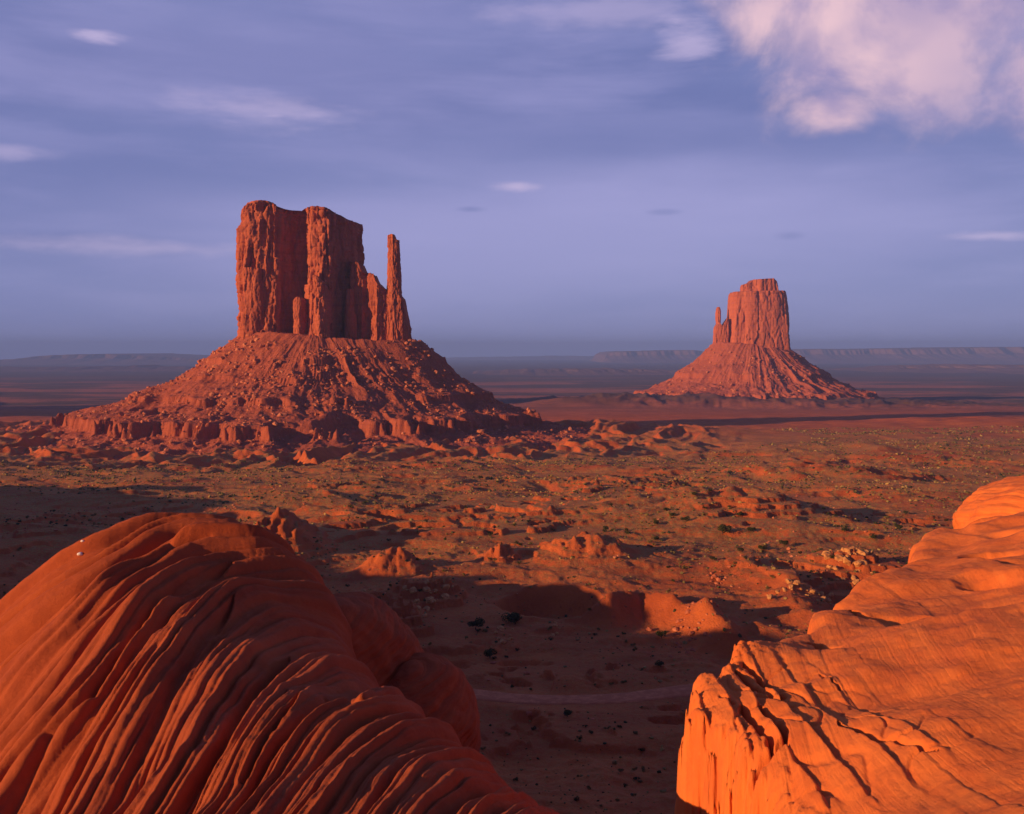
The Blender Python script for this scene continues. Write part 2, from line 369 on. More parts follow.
def ground_z(x, y, detail=True):
    z0 = base_z(x, y)
    z = z0.copy()
    r = np.hypot(x, y)
    near = sstep(2600, 900, y)
    for (mx, my, h, w, d, rot) in MB:
        dx = x - mx; dy = y - my
        u = (dx*math.cos(rot) + dy*math.sin(rot)) / w; v = (-dx*math.sin(rot) + dy*math.cos(rot)) / d
        q = u*u + v*v
        m = q < 6
        if m.any():
            g = np.exp(-q[m]) * h
            z[m] += g * (1 + 0.35 * fbm(x[m]/(w*.45), y[m]/(d*.6), 3.1, 3))
    z += near * 3.2 * fbm(x/95, y/80, 0.3, 3)
    # badlands fringe below the near butte
    dw = np.hypot((x - WM[0]) / np.where(x > WM[0], 0.95, 1.35), y - WM[1])
    bl = sstep(470, 330, dw) * sstep(900, 1080, y + 0*x) * 0 + sstep(570, 380, dw)
    th = np.arctan2(y - WM[1], (x - WM[0]) / 1.25)
    if detail:
        m = bl > 0
        if m.any():
            wq = 0.5*fbm(x[m]/90, y[m]/90, 4, 2)
            rg = ridged(x[m]/48 + wq, y[m]/130 + wq, 0.7, 4, 0.36)
            zb = bl[m] * (rg - 0.52) * 13
            st = zb/5.0; fr = st - np.floor(st); zb = (np.floor(st) + 0.7*fr + 0.3*sstep(0.3, 0.8, fr))*5.0 + bl[m]*1.2*fbm(x[m]/12, y[m]/14, 1, 3)
            z[m] += zb
        rd = near * sstep(60, 150, r)
        k = ridged(x/38 + 0.4*fbm(x/60, y/60, 5, 2), y/27, 2.2, 5, 0.42)
        z += rd * 4.2 * (0.25 + 0.75*sstep(1300, 750, y)) * (k - 0.45) * (0.55 + 0.8 * sstep(-0.2, 0.6, fbm(x/140, y/120, 9.1, 2)))
        z += rd * 0.22 * ridged(x/3.2, y/3.2, 4, 3) * sstep(700, 250, r)
        z += rd * 0.35 * fbm(x/5, y/4, 6.6, 4) * sstep(1400, 500, r)
        # terrace edges (thin ledges of bedrock)
        tz = z + 0.8*fbm(x/30, y/30, 1, 2)
        step = tz/1.7 - np.floor(tz/1.7)
        tm = sstep(0.0, 0.5, fbm(x/70, y/60, 4.4, 2)) * near * sstep(130, 180, r) * sstep(900, 600, r)
        z += tm * (sstep(0.40, 0.58, step) - step) * 1.6
        de = np.hypot((x - EM[0])/1.15, y - EM[1]); me_ = sstep(760, 420, de)
        z += me_*13*(ridged(x/70, y/140, 3.3, 4, 0.45) - 0.35)
        far = sstep(1500, 3000, y)
        z += far * 5 * fbm(x/500, y/420, 2, 4)
    # curved ledge lit by the sun
    dl, tl = seg_dist(x, y, LEDGE)
    z += 6.0 * np.exp(-(dl/4.2)**2) * (0.85 + 0.2*fbm(x/7, y/7, 2, 3)) * sstep(1.05, 0.75, tl)
    # sunk hollow beyond the road
    hx, hy = HOL
    q = ((x - hx)/13)**2 + ((y - hy)/15)**2
    z -= 7.0 * sstep(1.4, 0.75, q)
    # road bed
    drd, _ = seg_dist(x, y, ROAD)
    rz = np.interp(y, ROADZ_Y, ROADZ) if ROADZ is not None else z
    mk = sstep(9, 3.4, drd)
    z = z*(1-mk) + mk*(z0 - 0.0)
    # ---- high ground carrying the outlook, behind the camera, with an unseen left bench shaped for shade
    rim = (-0.60*y - 26 + 10*fbm(x/50, y/50, 7.7, 2)) - x         # > 0: on the left bench
    rimr = x - (0.62*y + 22)                                       # > 0: on the right bench
    s = (-x)*0.84 + (-y)*0.54                                      # distance towards the sun
    cap = np.interp(y, [-50, 10, 60, 100, 160, 200, 260, 300, 400, 480, 560], [5, -3, -11, -21, -24, -29, -37, -37, -35, -42, -85])  # heights of the unseen left bench, set by the shade wanted on the valley
    top_l = np.minimum(np.clip(-26 + 0.155*(s + 10), -40, 30), cap) + 8.0*fbm(x/42, y/38, 3, 4)
    top_r = -14 + 2*fbm(x/40, y/40, 3, 3) - 50*sstep(120, 260, y)
    ml = sstep(-8, 14, rim) ; mr = sstep(-4, 18, rimr) * sstep(320, 120, y)
    z = np.maximum(z, z*(1-ml) + top_l*ml)
    z = np.maximum(z, z*(1-mr) + top_r*mr)
    stand = sstep(9.0, 4.5, np.hypot(x - 1.0, y + 3.0)) * (-1.75 + 400) - 400
    back = sstep(2, -14, y) * sstep(400, 60, np.abs(x)) * 384 - 400
    z = np.maximum(z, np.maximum(stand, back))
    # drop that keeps the sheet under the big butte meshes
    return z
PLAT_TOP = 16.0
HOL = unproj(552, 602)[:2]
ROADZ_Y = ROADZ = None

def make_ground():
    dense = np.linspace(-31, 31, 900)
    out = np.concatenate([np.linspace(-180, -60, 40)[:-1], np.linspace(-60, -31, 60)[:-1], dense, np.linspace(31, 60, 40)[1:], np.linspace(60, 180, 40)[1:-1]])
    th = np.radians(out)
    lr = np.concatenate([np.linspace(math.log(2.5), math.log(110), 110)[:-1], np.linspace(math.log(110), math.log(700), 620)[:-1],
                         np.linspace(math.log(700), math.log(1800), 260)[:-1], np.linspace(math.log(1800), math.log(36000), 230)])
    r = np.exp(lr)
    Rr, T = np.meshgrid(r, th, indexing='ij')
    x = Rr*np.sin(T); y = Rr*np.cos(T)
    z = ground_z(x, y)
    v = np.stack([x, y, z], -1).reshape(-1, 3)
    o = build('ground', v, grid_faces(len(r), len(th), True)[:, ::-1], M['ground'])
    # close the small hole under the standing rock
    tag(o, kind='structure')
    return x, y, z
GX, GY, GZ = make_ground()
def gz(x, y):
    return ground_z(np.atleast_1d(np.asarray(x, float)), np.atleast_1d(np.asarray(y, float)))

# dirt road, a raised packed strip following its bed
def make_road():
    p = smooth_line(ROADP, 160)
    d = np.gradient(p, axis=0); d /= np.linalg.norm(d, axis=1)[:, None]
    nrm = np.stack([-d[:, 1], d[:, 0]], 1)
    offs = np.array([-3.0, -2.6, -1.6, -0.9, 0, 0.9, 1.6, 2.6, 3.0]); hh = np.array([-.25, .10, .05, .10, .12, .10, .05, .10, -.25])
    w = 1 + 0.10*noise3(np.arange(160)/7.0, 0.5, 0.5)
    P = p[:, None, :] + nrm[:, None, :] * offs[None, :, None] * w[:, None, None]
    z = base_z(P[..., 0], P[..., 1]) + hh[None] + 0.05
    v = np.concatenate([P, z[..., None]], -1).reshape(-1, 3)
    o = build('road', v, grid_faces(160, 9), M['road'])
    tag(o, kind='structure')
make_road()

# ------------------------------------------------------------------ buttes
def loft(name, base, ztop, zbot, mat, parent, top_pull=0.06, seed=0.0, step=1.0, flute=3.0, nz=150, fs=1.0, cap_rise=0.0, lean=(0, 0), bulge=0.0):
    """cliff mass: plan outline (closed, anticlockwise), fluted and jointed walls, uneven top"""
    base = np.array(base, float)
    cen = base.mean(0)
    n = len(base)
    # resample closed curve with slight corner rounding
    seg = np.linalg.norm(np.roll(base, -1, 0) - base, axis=1); L = seg.sum(); m = max(40, int(L/step))
    s = np.linspace(0, L, m, endpoint=False); cs = np.concatenate([[0], np.cumsum(seg)])
    cl = np.vstack([base, base[:1]])
    P = np.stack([np.interp(s, cs, cl[:, 0]), np.interp(s, cs, cl[:, 1])], 1)
    for _ in range(3): P = 0.25*np.roll(P, 1, 0) + 0.5*P + 0.25*np.roll(P, -1, 0)
    T = np.roll(P, -1, 0) - np.roll(P, 1, 0); T /= np.linalg.norm(T, axis=1)[:, None]
    Nn = np.stack([T[:, 1], -T[:, 0]], 1)
    v = np.linspace(0, 1, nz)[:, None]
    zt = ztop(P[:, 0], P[:, 1])[None, :]
    z = zbot + (zt - zbot) * v
    sc_ = 1 - top_pull*v**1.3
    cx = cen[0]; cy = cen[1]
    x = cx + (P[None, :, 0] - cx)*sc_ + lean[0]*v; y = cy + (P[None, :, 1] - cy)*sc_ + lean[1]*v
    xx = x + seed*31; yy = y; f = fs
    # vertical flutes & joints
    a = fbm(xx/(26*f), yy/(26*f), z/(190*f), 3)
    r1 = ridged(xx/(13*f), yy/(13*f), z/(110*f) + seed, 3)
    w1, w2 = worley(xx/(15*f) + .1*a, yy/(15*f), z/(75*f) + .1*a)
    crack = np.exp(-((w2 - w1)/0.09)**2)
    b = fbm(xx/(6*f), yy/(6*f), z/(16*f), 4)
    # thin beds at top and foot
    bed = noise3(xx/60, yy/60, z/(1.9*f)) * (0.35 + 1.2*sstep(0.86, 0.97, v) + 1.0*sstep(0.12, 0.03, v))
    # spalled alcoves
    sp = sstep(0.1, 0.5, fbm(xx/(17*f), yy/(17*f), z/(34*f) + 5.5, 2))
    flare = np.clip(1 - v/0.16, 0, 1)**1.6
    low = 1 + 1.2*flare
    disp = flute*(1.0*a + 0.45*(r1 - 0.5) - 0.80*crack*sstep(-.1, .3, fbm(xx/(30*f), yy/(30*f), z/(50*f), 2)) + 0.12*b*low - 0.30*sp) + 0.8*bed*f + flare*flute*0.9*(0.2 + ridged(xx/(7*f), yy/(7*f), seed + z/(20*f), 3))
    disp += bulge*np.sin(v*math.pi)
    u1, u2 = worley(xx/(6.5*f), yy/(6.5*f), z/(13*f))
    disp -= flute*0.22*np.exp(-((u2 - u1)/0.13)**2)*(0.4 + low)
    jx = 0.12*fbm(xx/(9*f), yy/(9*f), z/(20*f), 2)
    _, _, i1 = worley(xx/(17*f) + 4 + jx, yy/(17*f) + jx, z/(95*f) + jx, True)
    _, _, i2 = worley(xx/(7.5*f) + 9 + jx, yy/(7.5*f) + jx, z/(34*f) + jx, True)
    _, _, i3 = worley(xx/(3.6*f) + 2 + jx, yy/(3.6*f), z/(9*f) + jx, True)
    disp += flute*(1.9*(i1 - 0.5) + 0.75*(i2 - 0.5) + 0.20*(i3 - 0.5)*low) - 0.3*flute
    x = x + Nn[None, :, 0]*disp; y = y + Nn[None, :, 1]*disp
    # rounded rim
    z = z - flute*0.25*sstep(0.97, 1.0, v)
    rows = [np.stack([x, y, z], -1)]
    for k, fr in enumerate((0.985, 0.95, 0.85, 0.7, 0.5, 0.25, 0.02)):
        xc = cx + lean[0] + (x[-1] - cx - lean[0])*fr; yc = cy + lean[1] + (y[-1] - cy - lean[1])*fr
        zc = ztop(xc - lean[0], yc - lean[1]) + flute*0.35*noise3(xc/5, yc/5, 1.5) + cap_rise*(1 - fr)
        rows.append(np.stack([xc, yc, zc], -1)[None])
    vv = np.concatenate(rows, 0)
    nr = vv.shape[0]
    return build(name, vv.reshape(-1, 3), grid_faces(nr, m, True), mat, parent)

def prof(ctrl):
    xs, zs = zip(*ctrl)
    return lambda x, y: np.interp(x, xs, zs)

# --- west butte with its thumb.  local metres: 1.172 m per pixel at 1200 m
kW = 1200.0 / F
def wx(p): return (p - 512)*kW - WM[0]
def wz(p): return (HOR - p)*kW
west = empty('butte', (WM[0], WM[1], 0), 'tall nearer red butte with a thin thumb spire on its right', 'butte')
main = [(wx(236), 16), (wx(239), -14), (wx(250), -24), (wx(270), -27), (wx(281), -22), (wx(284), -6), (wx(293), 4), (wx(303), 10), (wx(305), -3), (wx(308), -20),
        (wx(322), -26), (wx(334), -20), (wx(340), 0), (wx(348), 18), (wx(357), 40), (wx(357), 75), (wx(330), 92), (wx(280), 85), (wx(246), 60)]
ztop_main = prof([(wx(232), wz(236)), (wx(238), wz(224)), (wx(242), wz(214)), (wx(246), wz(210)), (wx(250), wz(207)), (wx(257), wz(204.5)), (wx(266), wz(203.5)), (wx(277), wz(206.5)), (wx(281), wz(210)), (wx(300), wz(210)),
                  (wx(315), wz(208)), (wx(330), wz(210)), (wx(345), wz(217)), (wx(355), wz(219)), (wx(361), wz(228))])
loft('cliff_wall', main, ztop_main, wz(345), M['cliff'], west, 0.075, 1.0, 0.8, 4.2, 190)
cap = [(wx(247), -12), (wx(262), -18), (wx(276), -10), (wx(276), 12), (wx(262), 26), (wx(248), 15)]
loft('cap_rock', cap, lambda x, y: wz(201.8) - 0.012*(x - wx(263))**2 + 0.8*noise3(x/3, y/4, .3), wz(208), M['cliff'], west, 0.10, 9.0, 0.9, 1.0, 10, 0.5)
shoulder = [(wx(344), 15), (wx(352), -2), (wx(362), -4), (wx(366), -1), (wx(371), -8), (wx(378), -13), (wx(384), -9), (wx(389), -5), (wx(397), -6), (wx(404), -4), (wx(410), 14), (wx(408), 40), (wx(385), 55), (wx(350), 60)]
zt_sh = prof([(wx(344), wz(260)), (wx(358), wz(262)), (wx(361), wz(270)), (wx(366), wz(275)), (wx(371), wz(273)), (wx(375), wz(281)), (wx(382), wz(288)), (wx(386), wz(289)), (wx(389), wz(295)),
              (wx(396), wz(292)), (wx(402), wz(298)), (wx(406), wz(318)), (wx(410), wz(330))])
loft('shoulder_wall', shoulder, zt_sh, wz(347), M['cliff'], west, 0.03, 2.0, 0.8, 2.6, 110, 0.7)
th = [(wx(385.4), 2), (wx(387), -7), (wx(394), -10), (wx(402), -6), (wx(404), 4), (wx(399), 10), (wx(390), 10)]
loft('thumb_spire', th, lambda x, y: np.interp(x, [wx(386), wx(388), wx(393), wx(396), wx(398)], [wz(241), wz(236), wz(234.3), wz(235), wz(240)]), wz(345), M['cliff'], west, 0.36, 3.0, 0.5, 1.35, 150, 0.5, lean=(-1.6, 0))
th2 = [(wx(396), 0), (wx(399), -7), (wx(404), -8), (wx(409), -2), (wx(411), 8), (wx(404), 14), (wx(397), 10)]
loft('thumb_buttress', th2, lambda x, y: np.interp(x, [wx(396), wx(400), wx(406), wx(411)], [wz(292), wz(304), wz(322), wz(336)]), wz(350), M['cliff'], west, 0.10, 3.5, 0.6, 1.5, 70, 0.5)
bt = [(wx(295.5), -14), (wx(298), -26), (wx(304), -29), (wx(309), -24), (wx(311), -12), (wx(303), -4)]
loft('front_buttress', bt, lambda x, y: wz(298) - 0.10*(x - wx(303))**2, wz(343), M['cliff'], west, 0.12, 4.0, 0.6, 1.6, 70, 0.5)
bt2 = [(wx(311), -24), (wx(315), -33), (wx(325), -35), (wx(333), -30), (wx(338), -16), (wx(325), -8)]
loft('front_buttress', bt2, lambda x, y: wz(277) - 0.06*(x - wx(318))**2 , wz(343), M['cliff'], west, 0.25, 5.0, 0.7, 2.2, 90, 0.6)
bt3 = [(wx(241), -14), (wx(248), -29), (wx(258), -31), (wx(266), -26), (wx(270), -14), (wx(255), -6)]
loft('front_buttress', bt3, lambda x, y: wz(268) - 0.12*np.abs(x - wx(247)), wz(343), M['cliff'], west, 0.22, 6.0, 0.7, 2.0, 90, 0.6)
bt4 = [(wx(344), 2), (wx(347), -12), (wx(352), -14), (wx(356), -8), (wx(357), 8), (wx(350), 14)]
loft('front_buttress', bt4, lambda x, y: wz(289) - 0.10*np.abs(x - wx(350)), wz(343), M['cliff'], west, 0.30, 7.0, 0.7, 1.6, 80, 0.5)

def talus(name, parent, cx, cy, rad, zc, drop_l, mat, rmax, scale=1.0, seed=0.0, bands=(), nr=300, nt=900, zfloor=-115, az0=0.0, gul=7.0, zcr=0.0, side=0.0):
    """apron of shale round a butte: concave profile, radial gullies, hard ledges"""
    th = np.linspace(0, 2*math.pi, nt, endpoint=False)
    # fan resolution concentrated on the camera side
    th = th + 0.45*np.sin(2*(th + math.pi/2))*0 + 0.0
    t = np.linspace(0, 1, nr)
    T, S = np.meshgrid(th, t, indexing='xy')
    R0 = rad(T)
    rr = R0*0.55 + (rmax(T) - R0*0.55)*(S**1.15)
    ux = np.cos(T); uy = np.sin(T)
    x = ux*rr; y = uy*rr
    d = np.maximum(rr - R0, 0)
    z = np.interp(d*(1 + side*np.maximum(ux, 0)), drop_l[0], drop_l[1]) + zc + zcr*ux*np.exp(-d/60)
    wx_ = (cx + x + seed*100)/scale; wy_ = (cy + y)/scale
    amp = 0.45*sstep(-8, 2, (rr - R0)/scale) + 0.55*sstep(4, 60, d/scale)
    ang = T*R0/scale
    warp = 0.35*fbm(wx_/70, wy_/70, 1, 3)
    g = ridged(ux*3.6 + warp, uy*3.6 + warp, d/scale/170, 4, 0.5)
    g2 = ridged(wx_/26 + warp, wy_/34 + warp, 4, 4, 0.55)
    z += amp*gul*scale*((g - 0.45) + 0.30*(g2 - 0.45))
    z += amp*1.5*scale*fbm(wx_/13, wy_/13, 2, 4)
    # boulder field texture
    w1, w2 = worley(wx_/4.6, wy_/4.6, z/scale/4.6)
    bo = np.clip(0.62 - w1, 0, 1)
    z += sstep(3, 20, d)*bo*1.5*scale*sstep(-0.35, 0.35, fbm(wx_/40, wy_/40, 7, 2))
    w1, w2 = worley(wx_/2.1, wy_/2.1, z/scale/2.1)
    z += sstep(3, 20, d)*np.clip(0.6 - w1, 0, 1)*0.8*scale
    # hard ledges: compress height range above, fall sheer at the band
    for (zb, hgt, cut, lo_, hi_) in bands:
        fl = noise3(wx_/5.5, wy_/5.5, cut)*1.2 + np.abs(noise3(wx_/11, wy_/11, cut + 3))*3.5
        t = z - (zb + 1.6*fbm(wx_/70, wy_/70, 3 + cut, 2)) + fl*0.8*0
        t = t - fl*0.30*hgt/10
        w = 0.13*hgt
        g_ = np.where(t > 4*hgt, t, np.where(t > 0, hgt + t*0.75, np.where(t > -w, hgt*(1 + t/w), np.maximum(t, -4*hgt) + w*(1 - np.clip((-t - w)/(4*hgt), 0, 1)))))
        g_ = np.where(t < -4*hgt, t, g_)
        msk = sstep(lo_, hi_, fbm(wx_/80 + cut, wy_/80, 8, 2))
        z = z + msk*(g_ - t)
    v = np.stack([x, y, z], -1)
    o = build(name, v.reshape(-1, 3), grid_faces(nr, nt, True)[:, ::-1], mat, parent)
    return v

def oval(a, b, a2=None):
    a2 = a2 or a
    def f(T):
        c, s = np.cos(T), np.sin(T)
        A = np.where(c < 0, a, a2)
        return 1/np.sqrt((c/A)**2 + (s/b)**2)
    return f
_d = np.array([0, 20, 60, 110, 150, 200, 260, 330, 450])
_zl = np.array([0, -14, -43, -73, -92, -103, -111, -118, -128])
VW = talus('talus_slope', west, WM[0], WM[1], oval(92, 44, 116), wz(337), (_d, _zl), M['talus'], lambda T: oval(92, 44, 116)(T) + 400, 1.0, 0.0,
           bands=((-84, 12, 3.0, -.5, -.2), (-56, 6, 1.0, -.3, .0), (-33, 3.5, 6.0, -.2, .1), (-14, 4.5, 0.0, -.1, .2)), nr=360, nt=1500, gul=9.0, zcr=-5, side=0.42)

# --- east butte
kE = 2700.0 / F
def ex(p): return (p - 512)*kE - EM[0]
def ez(p): return (HOR - p)*kE
east = empty('butte', (EM[0], EM[1], 0), 'smaller looking far red butte with flat stepped cap and a short spire on its left', 'butte')
em = [(ex(729), 40), (ex(726), 0), (ex(731), -30), (ex(750), -38), (ex(772), -40), (ex(786), -34), (ex(791), -10), (ex(793), 60), (ex(770), 100), (ex(735), 95)]
loft('cliff_wall', em, prof([(ex(722), ez(311)), (ex(726), ez(303)), (ex(729), ez(297)), (ex(733), ez(292)), (ex(785), ez(291)), (ex(792), ez(294))]), ez(356), M['cliff_far'], east, 0.12, 11.0, 1.8, 3.6, 90, 1.6)
em2 = [(ex(740), -14), (ex(760), -22), (ex(778), -16), (ex(779), 30), (ex(758), 45), (ex(741), 30)]
loft('cap_rock', em2, prof([(ex(738), ez(286)), (ex(749), ez(283)), (ex(752), ez(280)), (ex(773), ez(278.5)), (ex(778), ez(284))]), ez(294), M['cliff_far'], east, 0.05, 12.0, 1.5, 2.4, 22, 0.8)
esp = [(ex(714), 6), (ex(716.5), -6), (ex(720), -7), (ex(722), 4), (ex(718), 12)]
loft('left_spire', esp, lambda x, y: np.interp(x, [ex(714), ex(717), ex(719), ex(721)], [ez(311), ez(307), ez(307), ez(312)]), ez(356), M['cliff_far'], east, 0.30, 13.0, 1.0, 1.6, 60, 0.8, lean=(1.5, 0))
esh = [(ex(712.5), 10), (ex(714), -12), (ex(722), -16), (ex(728), -14), (ex(729), 14), (ex(718), 22)]
loft('shoulder_wall', esh, prof([(ex(713), ez(330)), (ex(718), ez(322)), (ex(722), ez(326)), (ex(728), ez(318))]), ez(357), M['cliff_far'], east, 0.08, 14.0, 1.4, 2.2, 50, 1.0)
_d2 = np.array([0, 25, 60, 110, 170, 240, 320, 420, 600])
_z2 = np.array([0, -21, -52, -90, -122, -144, -158, -168, -180])
VE = talus('talus_slope', east, EM[0], EM[1], oval(106, 60, 96), ez(346.5), (_d2, _z2), M['talus_far'], lambda T: oval(106, 60, 96)(T) + 560, 1.9, 3.0,
           bands=((-70, 9, 5.0, -.1, .2), (-118, 9, 2.0, -.4, -.1)), nr=260, nt=1000, gul=8.5, zcr=-10)

# --- unseen mesa added left of frame, sized to throw shade over the left plain
def plain_mesa(name, cx, cy, rx, ry, ztop_, zbot_, mat, label, seed):
    m = empty(name, (cx, cy, 0), label, 'mesa')
    a = np.linspace(0, 2*math.pi, 28, endpoint=False)
    out = [(rx*math.cos(t)*(1 + .12*math.sin(3*t + seed)), ry*math.sin(t)*(1 + .10*math.cos(5*t + seed))) for t in a]
    loft('cliff_wall', out, lambda x, y: np.full(np.shape(x), float(ztop_)), zbot_, mat, m, 0.05, seed, 6.0, 9.0, 30, 3.0)
    talus('talus_slope', m, cx, cy, oval(rx*.98, ry*.98), zbot_ + 8, (_d2, _z2), M['talus'], lambda T: oval(rx, ry)(T) + 450, 2.5, seed, nr=60, nt=300)
    return m
plain_mesa('mesa', -1640, 1720, 300, 430, 240, 10, M['cliff'], 'unseen flat topped red mesa added beyond the left edge to shade the plain', 21.0)

# --- distant mesas on the horizon
def far_mesa(name, pts, dist, depth, zbase, label, seed, cat='mesa'):
    """pts: (px, py) skyline; a tableland with cliff and apron, real depth behind it"""
    k = dist / F
    px_ = np.array([p[0] for p in pts], float); py_ = np.array([p[1] for p in pts], float)
    n = 260; P = np.linspace(px_[0], px_[-1], n)
    zt = (HOR - np.interp(P, px_, py_))*k
    zt += 10*noise3(P/9 + seed, seed, 0.5)*np.minimum(1, np.abs(P - P[0])/8)
    edge = np.clip(np.minimum((P - P[0]), (P[-1] - P))/6, 0, 1)
    zt = zbase + (zt - zbase)*edge
    xb = (P - 512)*k
    wob = 260*noise3(P/20 + seed, 3.3, seed) + 50*noise3(P/4 + seed, 1.3, seed)
    rows = []
    for (dy, fz) in ((-2600, 0.0), (-1500, 0.16), (-800, 0.36), (-350, 0.62), (-300, 0.72), (-200, 0.97), (-120, 1.0), (depth*.5, 1.0), (depth, 1.0), (depth + 400, 0.4), (depth + 1500, 0.0)):
        g = 1 + 0.5*(fz < .9)
        rows.append(np.stack([xb, dist + dy + wob*(0.4 + 0.6*(dy < 0))*g, zbase - 30*(fz == 0) + (zt - zbase)*fz], -1))
    v = np.stack(rows, 0)
    o = build(name, v.reshape(-1, 3), grid_faces(len(rows), n), M['mesa'], smooth=False)
    return tag(o, label, cat)
far_mesa('distant_mesa', [(-60, 362), (0, 360), (25, 359), (35, 357), (55, 355), (110, 354), (150, 356), (192, 358), (215, 361), (228, 364)], 17000, 3000, -235, 'long blue hazy mesa on the skyline left of the nearer butte', 1.0)
far_mesa('distant_mesa', [(430, 361), (445, 358), (520, 357), (560, 356), (600, 356.5), (640, 355), (705, 357), (720, 362)], 30000, 3000, -280, 'faint low pale tableland on the skyline between the two buttes', 2.0)
far_mesa('distant_mesa', [(600, 358), (612, 352), (640, 351), (690, 350), (720, 353), (745, 356)], 20000, 2500, -240, 'small blue mesa on the skyline just left of the far butte', 3.0)
far_mesa('distant_mesa', [(775, 357), (790, 351), (812, 349), (850, 350), (865, 349), (900, 349), (960, 347.5), (1000, 347), (1040, 347), (1090, 349)], 19000, 4000, -240, 'blue hazy mesa on the skyline right of the far butte', 4.0)
far_mesa('low_ridge', [(-40, 368), (20, 367.5), (130, 367), (136, 365.5), (150, 367), (260, 368)], 10500, 500, -208, 'low dark ridge with a small knob on the left plain before the blue mesa', 5.0, 'ridge')
far_mesa('low_ridge', [(470, 372), (520, 370), (600, 369), (690, 371)], 9000, 500, -203, 'low dark ridge across the plain between the two buttes', 6.0, 'ridge')
far_mesa('low_ridge', [(840, 371), (900, 366), (960, 365), (1060, 366)], 10000, 500, -206, 'low dark ridge across the plain right of the far butte', 7.0, 'ridge')

# ------------------------------------------------------------------ foreground slickrock
def tps(ctrl):
    P = np.array(ctrl, float); n = len(P); s = 20.0
    A = P[:, :2]/s; d = np.linalg.norm(A[:, None] - A[None], axis=2)
    K = np.where(d > 0, d*d*np.log(d + 1e-12), 0) + np.eye(n)*0.02
    Q = np.hstack([np.ones((n, 1)), A]); L = np.zeros((n+3, n+3)); L[:n, :n] = K; L[:n, n:] = Q; L[n:, :n] = Q.T
    w = np.linalg.solve(L, np.concatenate([P[:, 2], [0, 0, 0]]))
    def f(x, y):
        X_ = x/s; Y_ = y/s; z = w[n] + w[n+1]*X_ + w[n+2]*Y_
        for i in range(n):
            q = (X_ - A[i, 0])**2 + (Y_ - A[i, 1])**2
            z = z + w[i]*0.5*q*np.log(q + 1e-12)
        return z
    return f
def inside(x, y, poly):
    c = np.zeros(np.shape(x), bool); n = len(poly)
    for i in range(n):
        x1, y1 = poly[i][:2]; x2, y2 = poly[(i+1) % n][:2]
        if y1 == y2: continue
        c ^= ((y1 > y) != (y2 > y)) & (x < (x2 - x1)*(y - y1)/(y2 - y1) + x1)
    return c
def U(a, b, Yd): return unproj(a, b, Yd=Yd)
def rib(b, per, k):
    t = b/per; w = np.abs(np.sin(math.pi*t))
    return w**k
def beds(x, y, z, nrm, spec, seed, warp=0.5, wl=7.0, steep=1.0):
    b = nrm[0]*x + nrm[1]*y + nrm[2]*z + warp*fbm(x/wl + seed, y/wl, z/wl, 3)
    out = 0
    for i, (per, amp, k) in enumerate(spec):
        bb = b + 0.5*per*noise3(x/9 + i, y/9, seed)
        m = 0.25 + 0.75*sstep(-0.35, 0.4, noise3(x/6 + i*3, y/6, z/5 + seed))
        out = out + amp*m*(rib(bb, per, k) - 0.6)
    return out

def hit(px_, py_, f, y0=8, y1=110):
    ys = np.linspace(y0, y1, 3000); xs = (px_ - 512)/F*ys
    g = f(xs, ys) - (HOR - py_)/F*ys
    k = np.argmax(g >= 0)
    if g[k] < 0: k = np.argmax(g)
    return xs[k], ys[k], (HOR - py_)/F*ys[k]
def bed_field(lines, f, y0=8, y1=110):
    c = []
    for b, pts in lines:
        for q in pts:
            if len(q) == 3: p = U(*q)
            else: p = hit(q[0], q[1], f, y0, y1)
            c.append((p[0], p[1], b))
    return tps(c)
left_ctrl = [U(*q) for q in ((0, 600, 60), (50, 564, 60), (100, 538, 60), (150, 520, 59), (200, 512, 58), (235, 520, 56), (270, 542, 54), (295, 566, 52), (320, 604, 50), (345, 655, 43), (400, 702, 35), (440, 737, 29.5), (500, 777, 25.3), (540, 806, 22.5),
     (0, 814, 36), (100, 814, 31.5), (200, 814, 27), (300, 814, 23), (400, 814, 22), (500, 814, 21),
     (0, 700, 44), (100, 700, 38), (0, 640, 51), (100, 600, 46.5), (150, 560, 49.5), (200, 540, 53), (150, 640, 41.5), (200, 640, 41.5), (250, 600, 47.5), (300, 640, 45), (200, 700, 36), (250, 700, 35.6),
     (300, 690, 31.5), (250, 740, 28.5), (350, 720, 30), (400, 760, 26), (450, 780, 24.3), (350, 760, 26.2), (350, 800, 23))]
left_ctrl += [(-34, 44, -26), (-26, 30, -22), (-20, 18, -19), (-10, 10, -12), (0, 8, -9.5), (-40, 66, -27), (6, 14, -12)]
left_poly = [U(-90, 640, 66)[:2], U(0, 600, 63)[:2], U(100, 538, 63)[:2], U(200, 512, 61)[:2], U(250, 525, 58)[:2], U(300, 566, 55)[:2], U(328, 606, 52)[:2], U(352, 655, 44.5)[:2], U(405, 702, 36.5)[:2], U(446, 737, 31)[:2], U(505, 777, 26.5)[:2], U(545, 806, 23.8)[:2],
             (2.5, 14), (0, 5), (-8, 5), (-22, 14), (-30, 28), (-42, 44)]
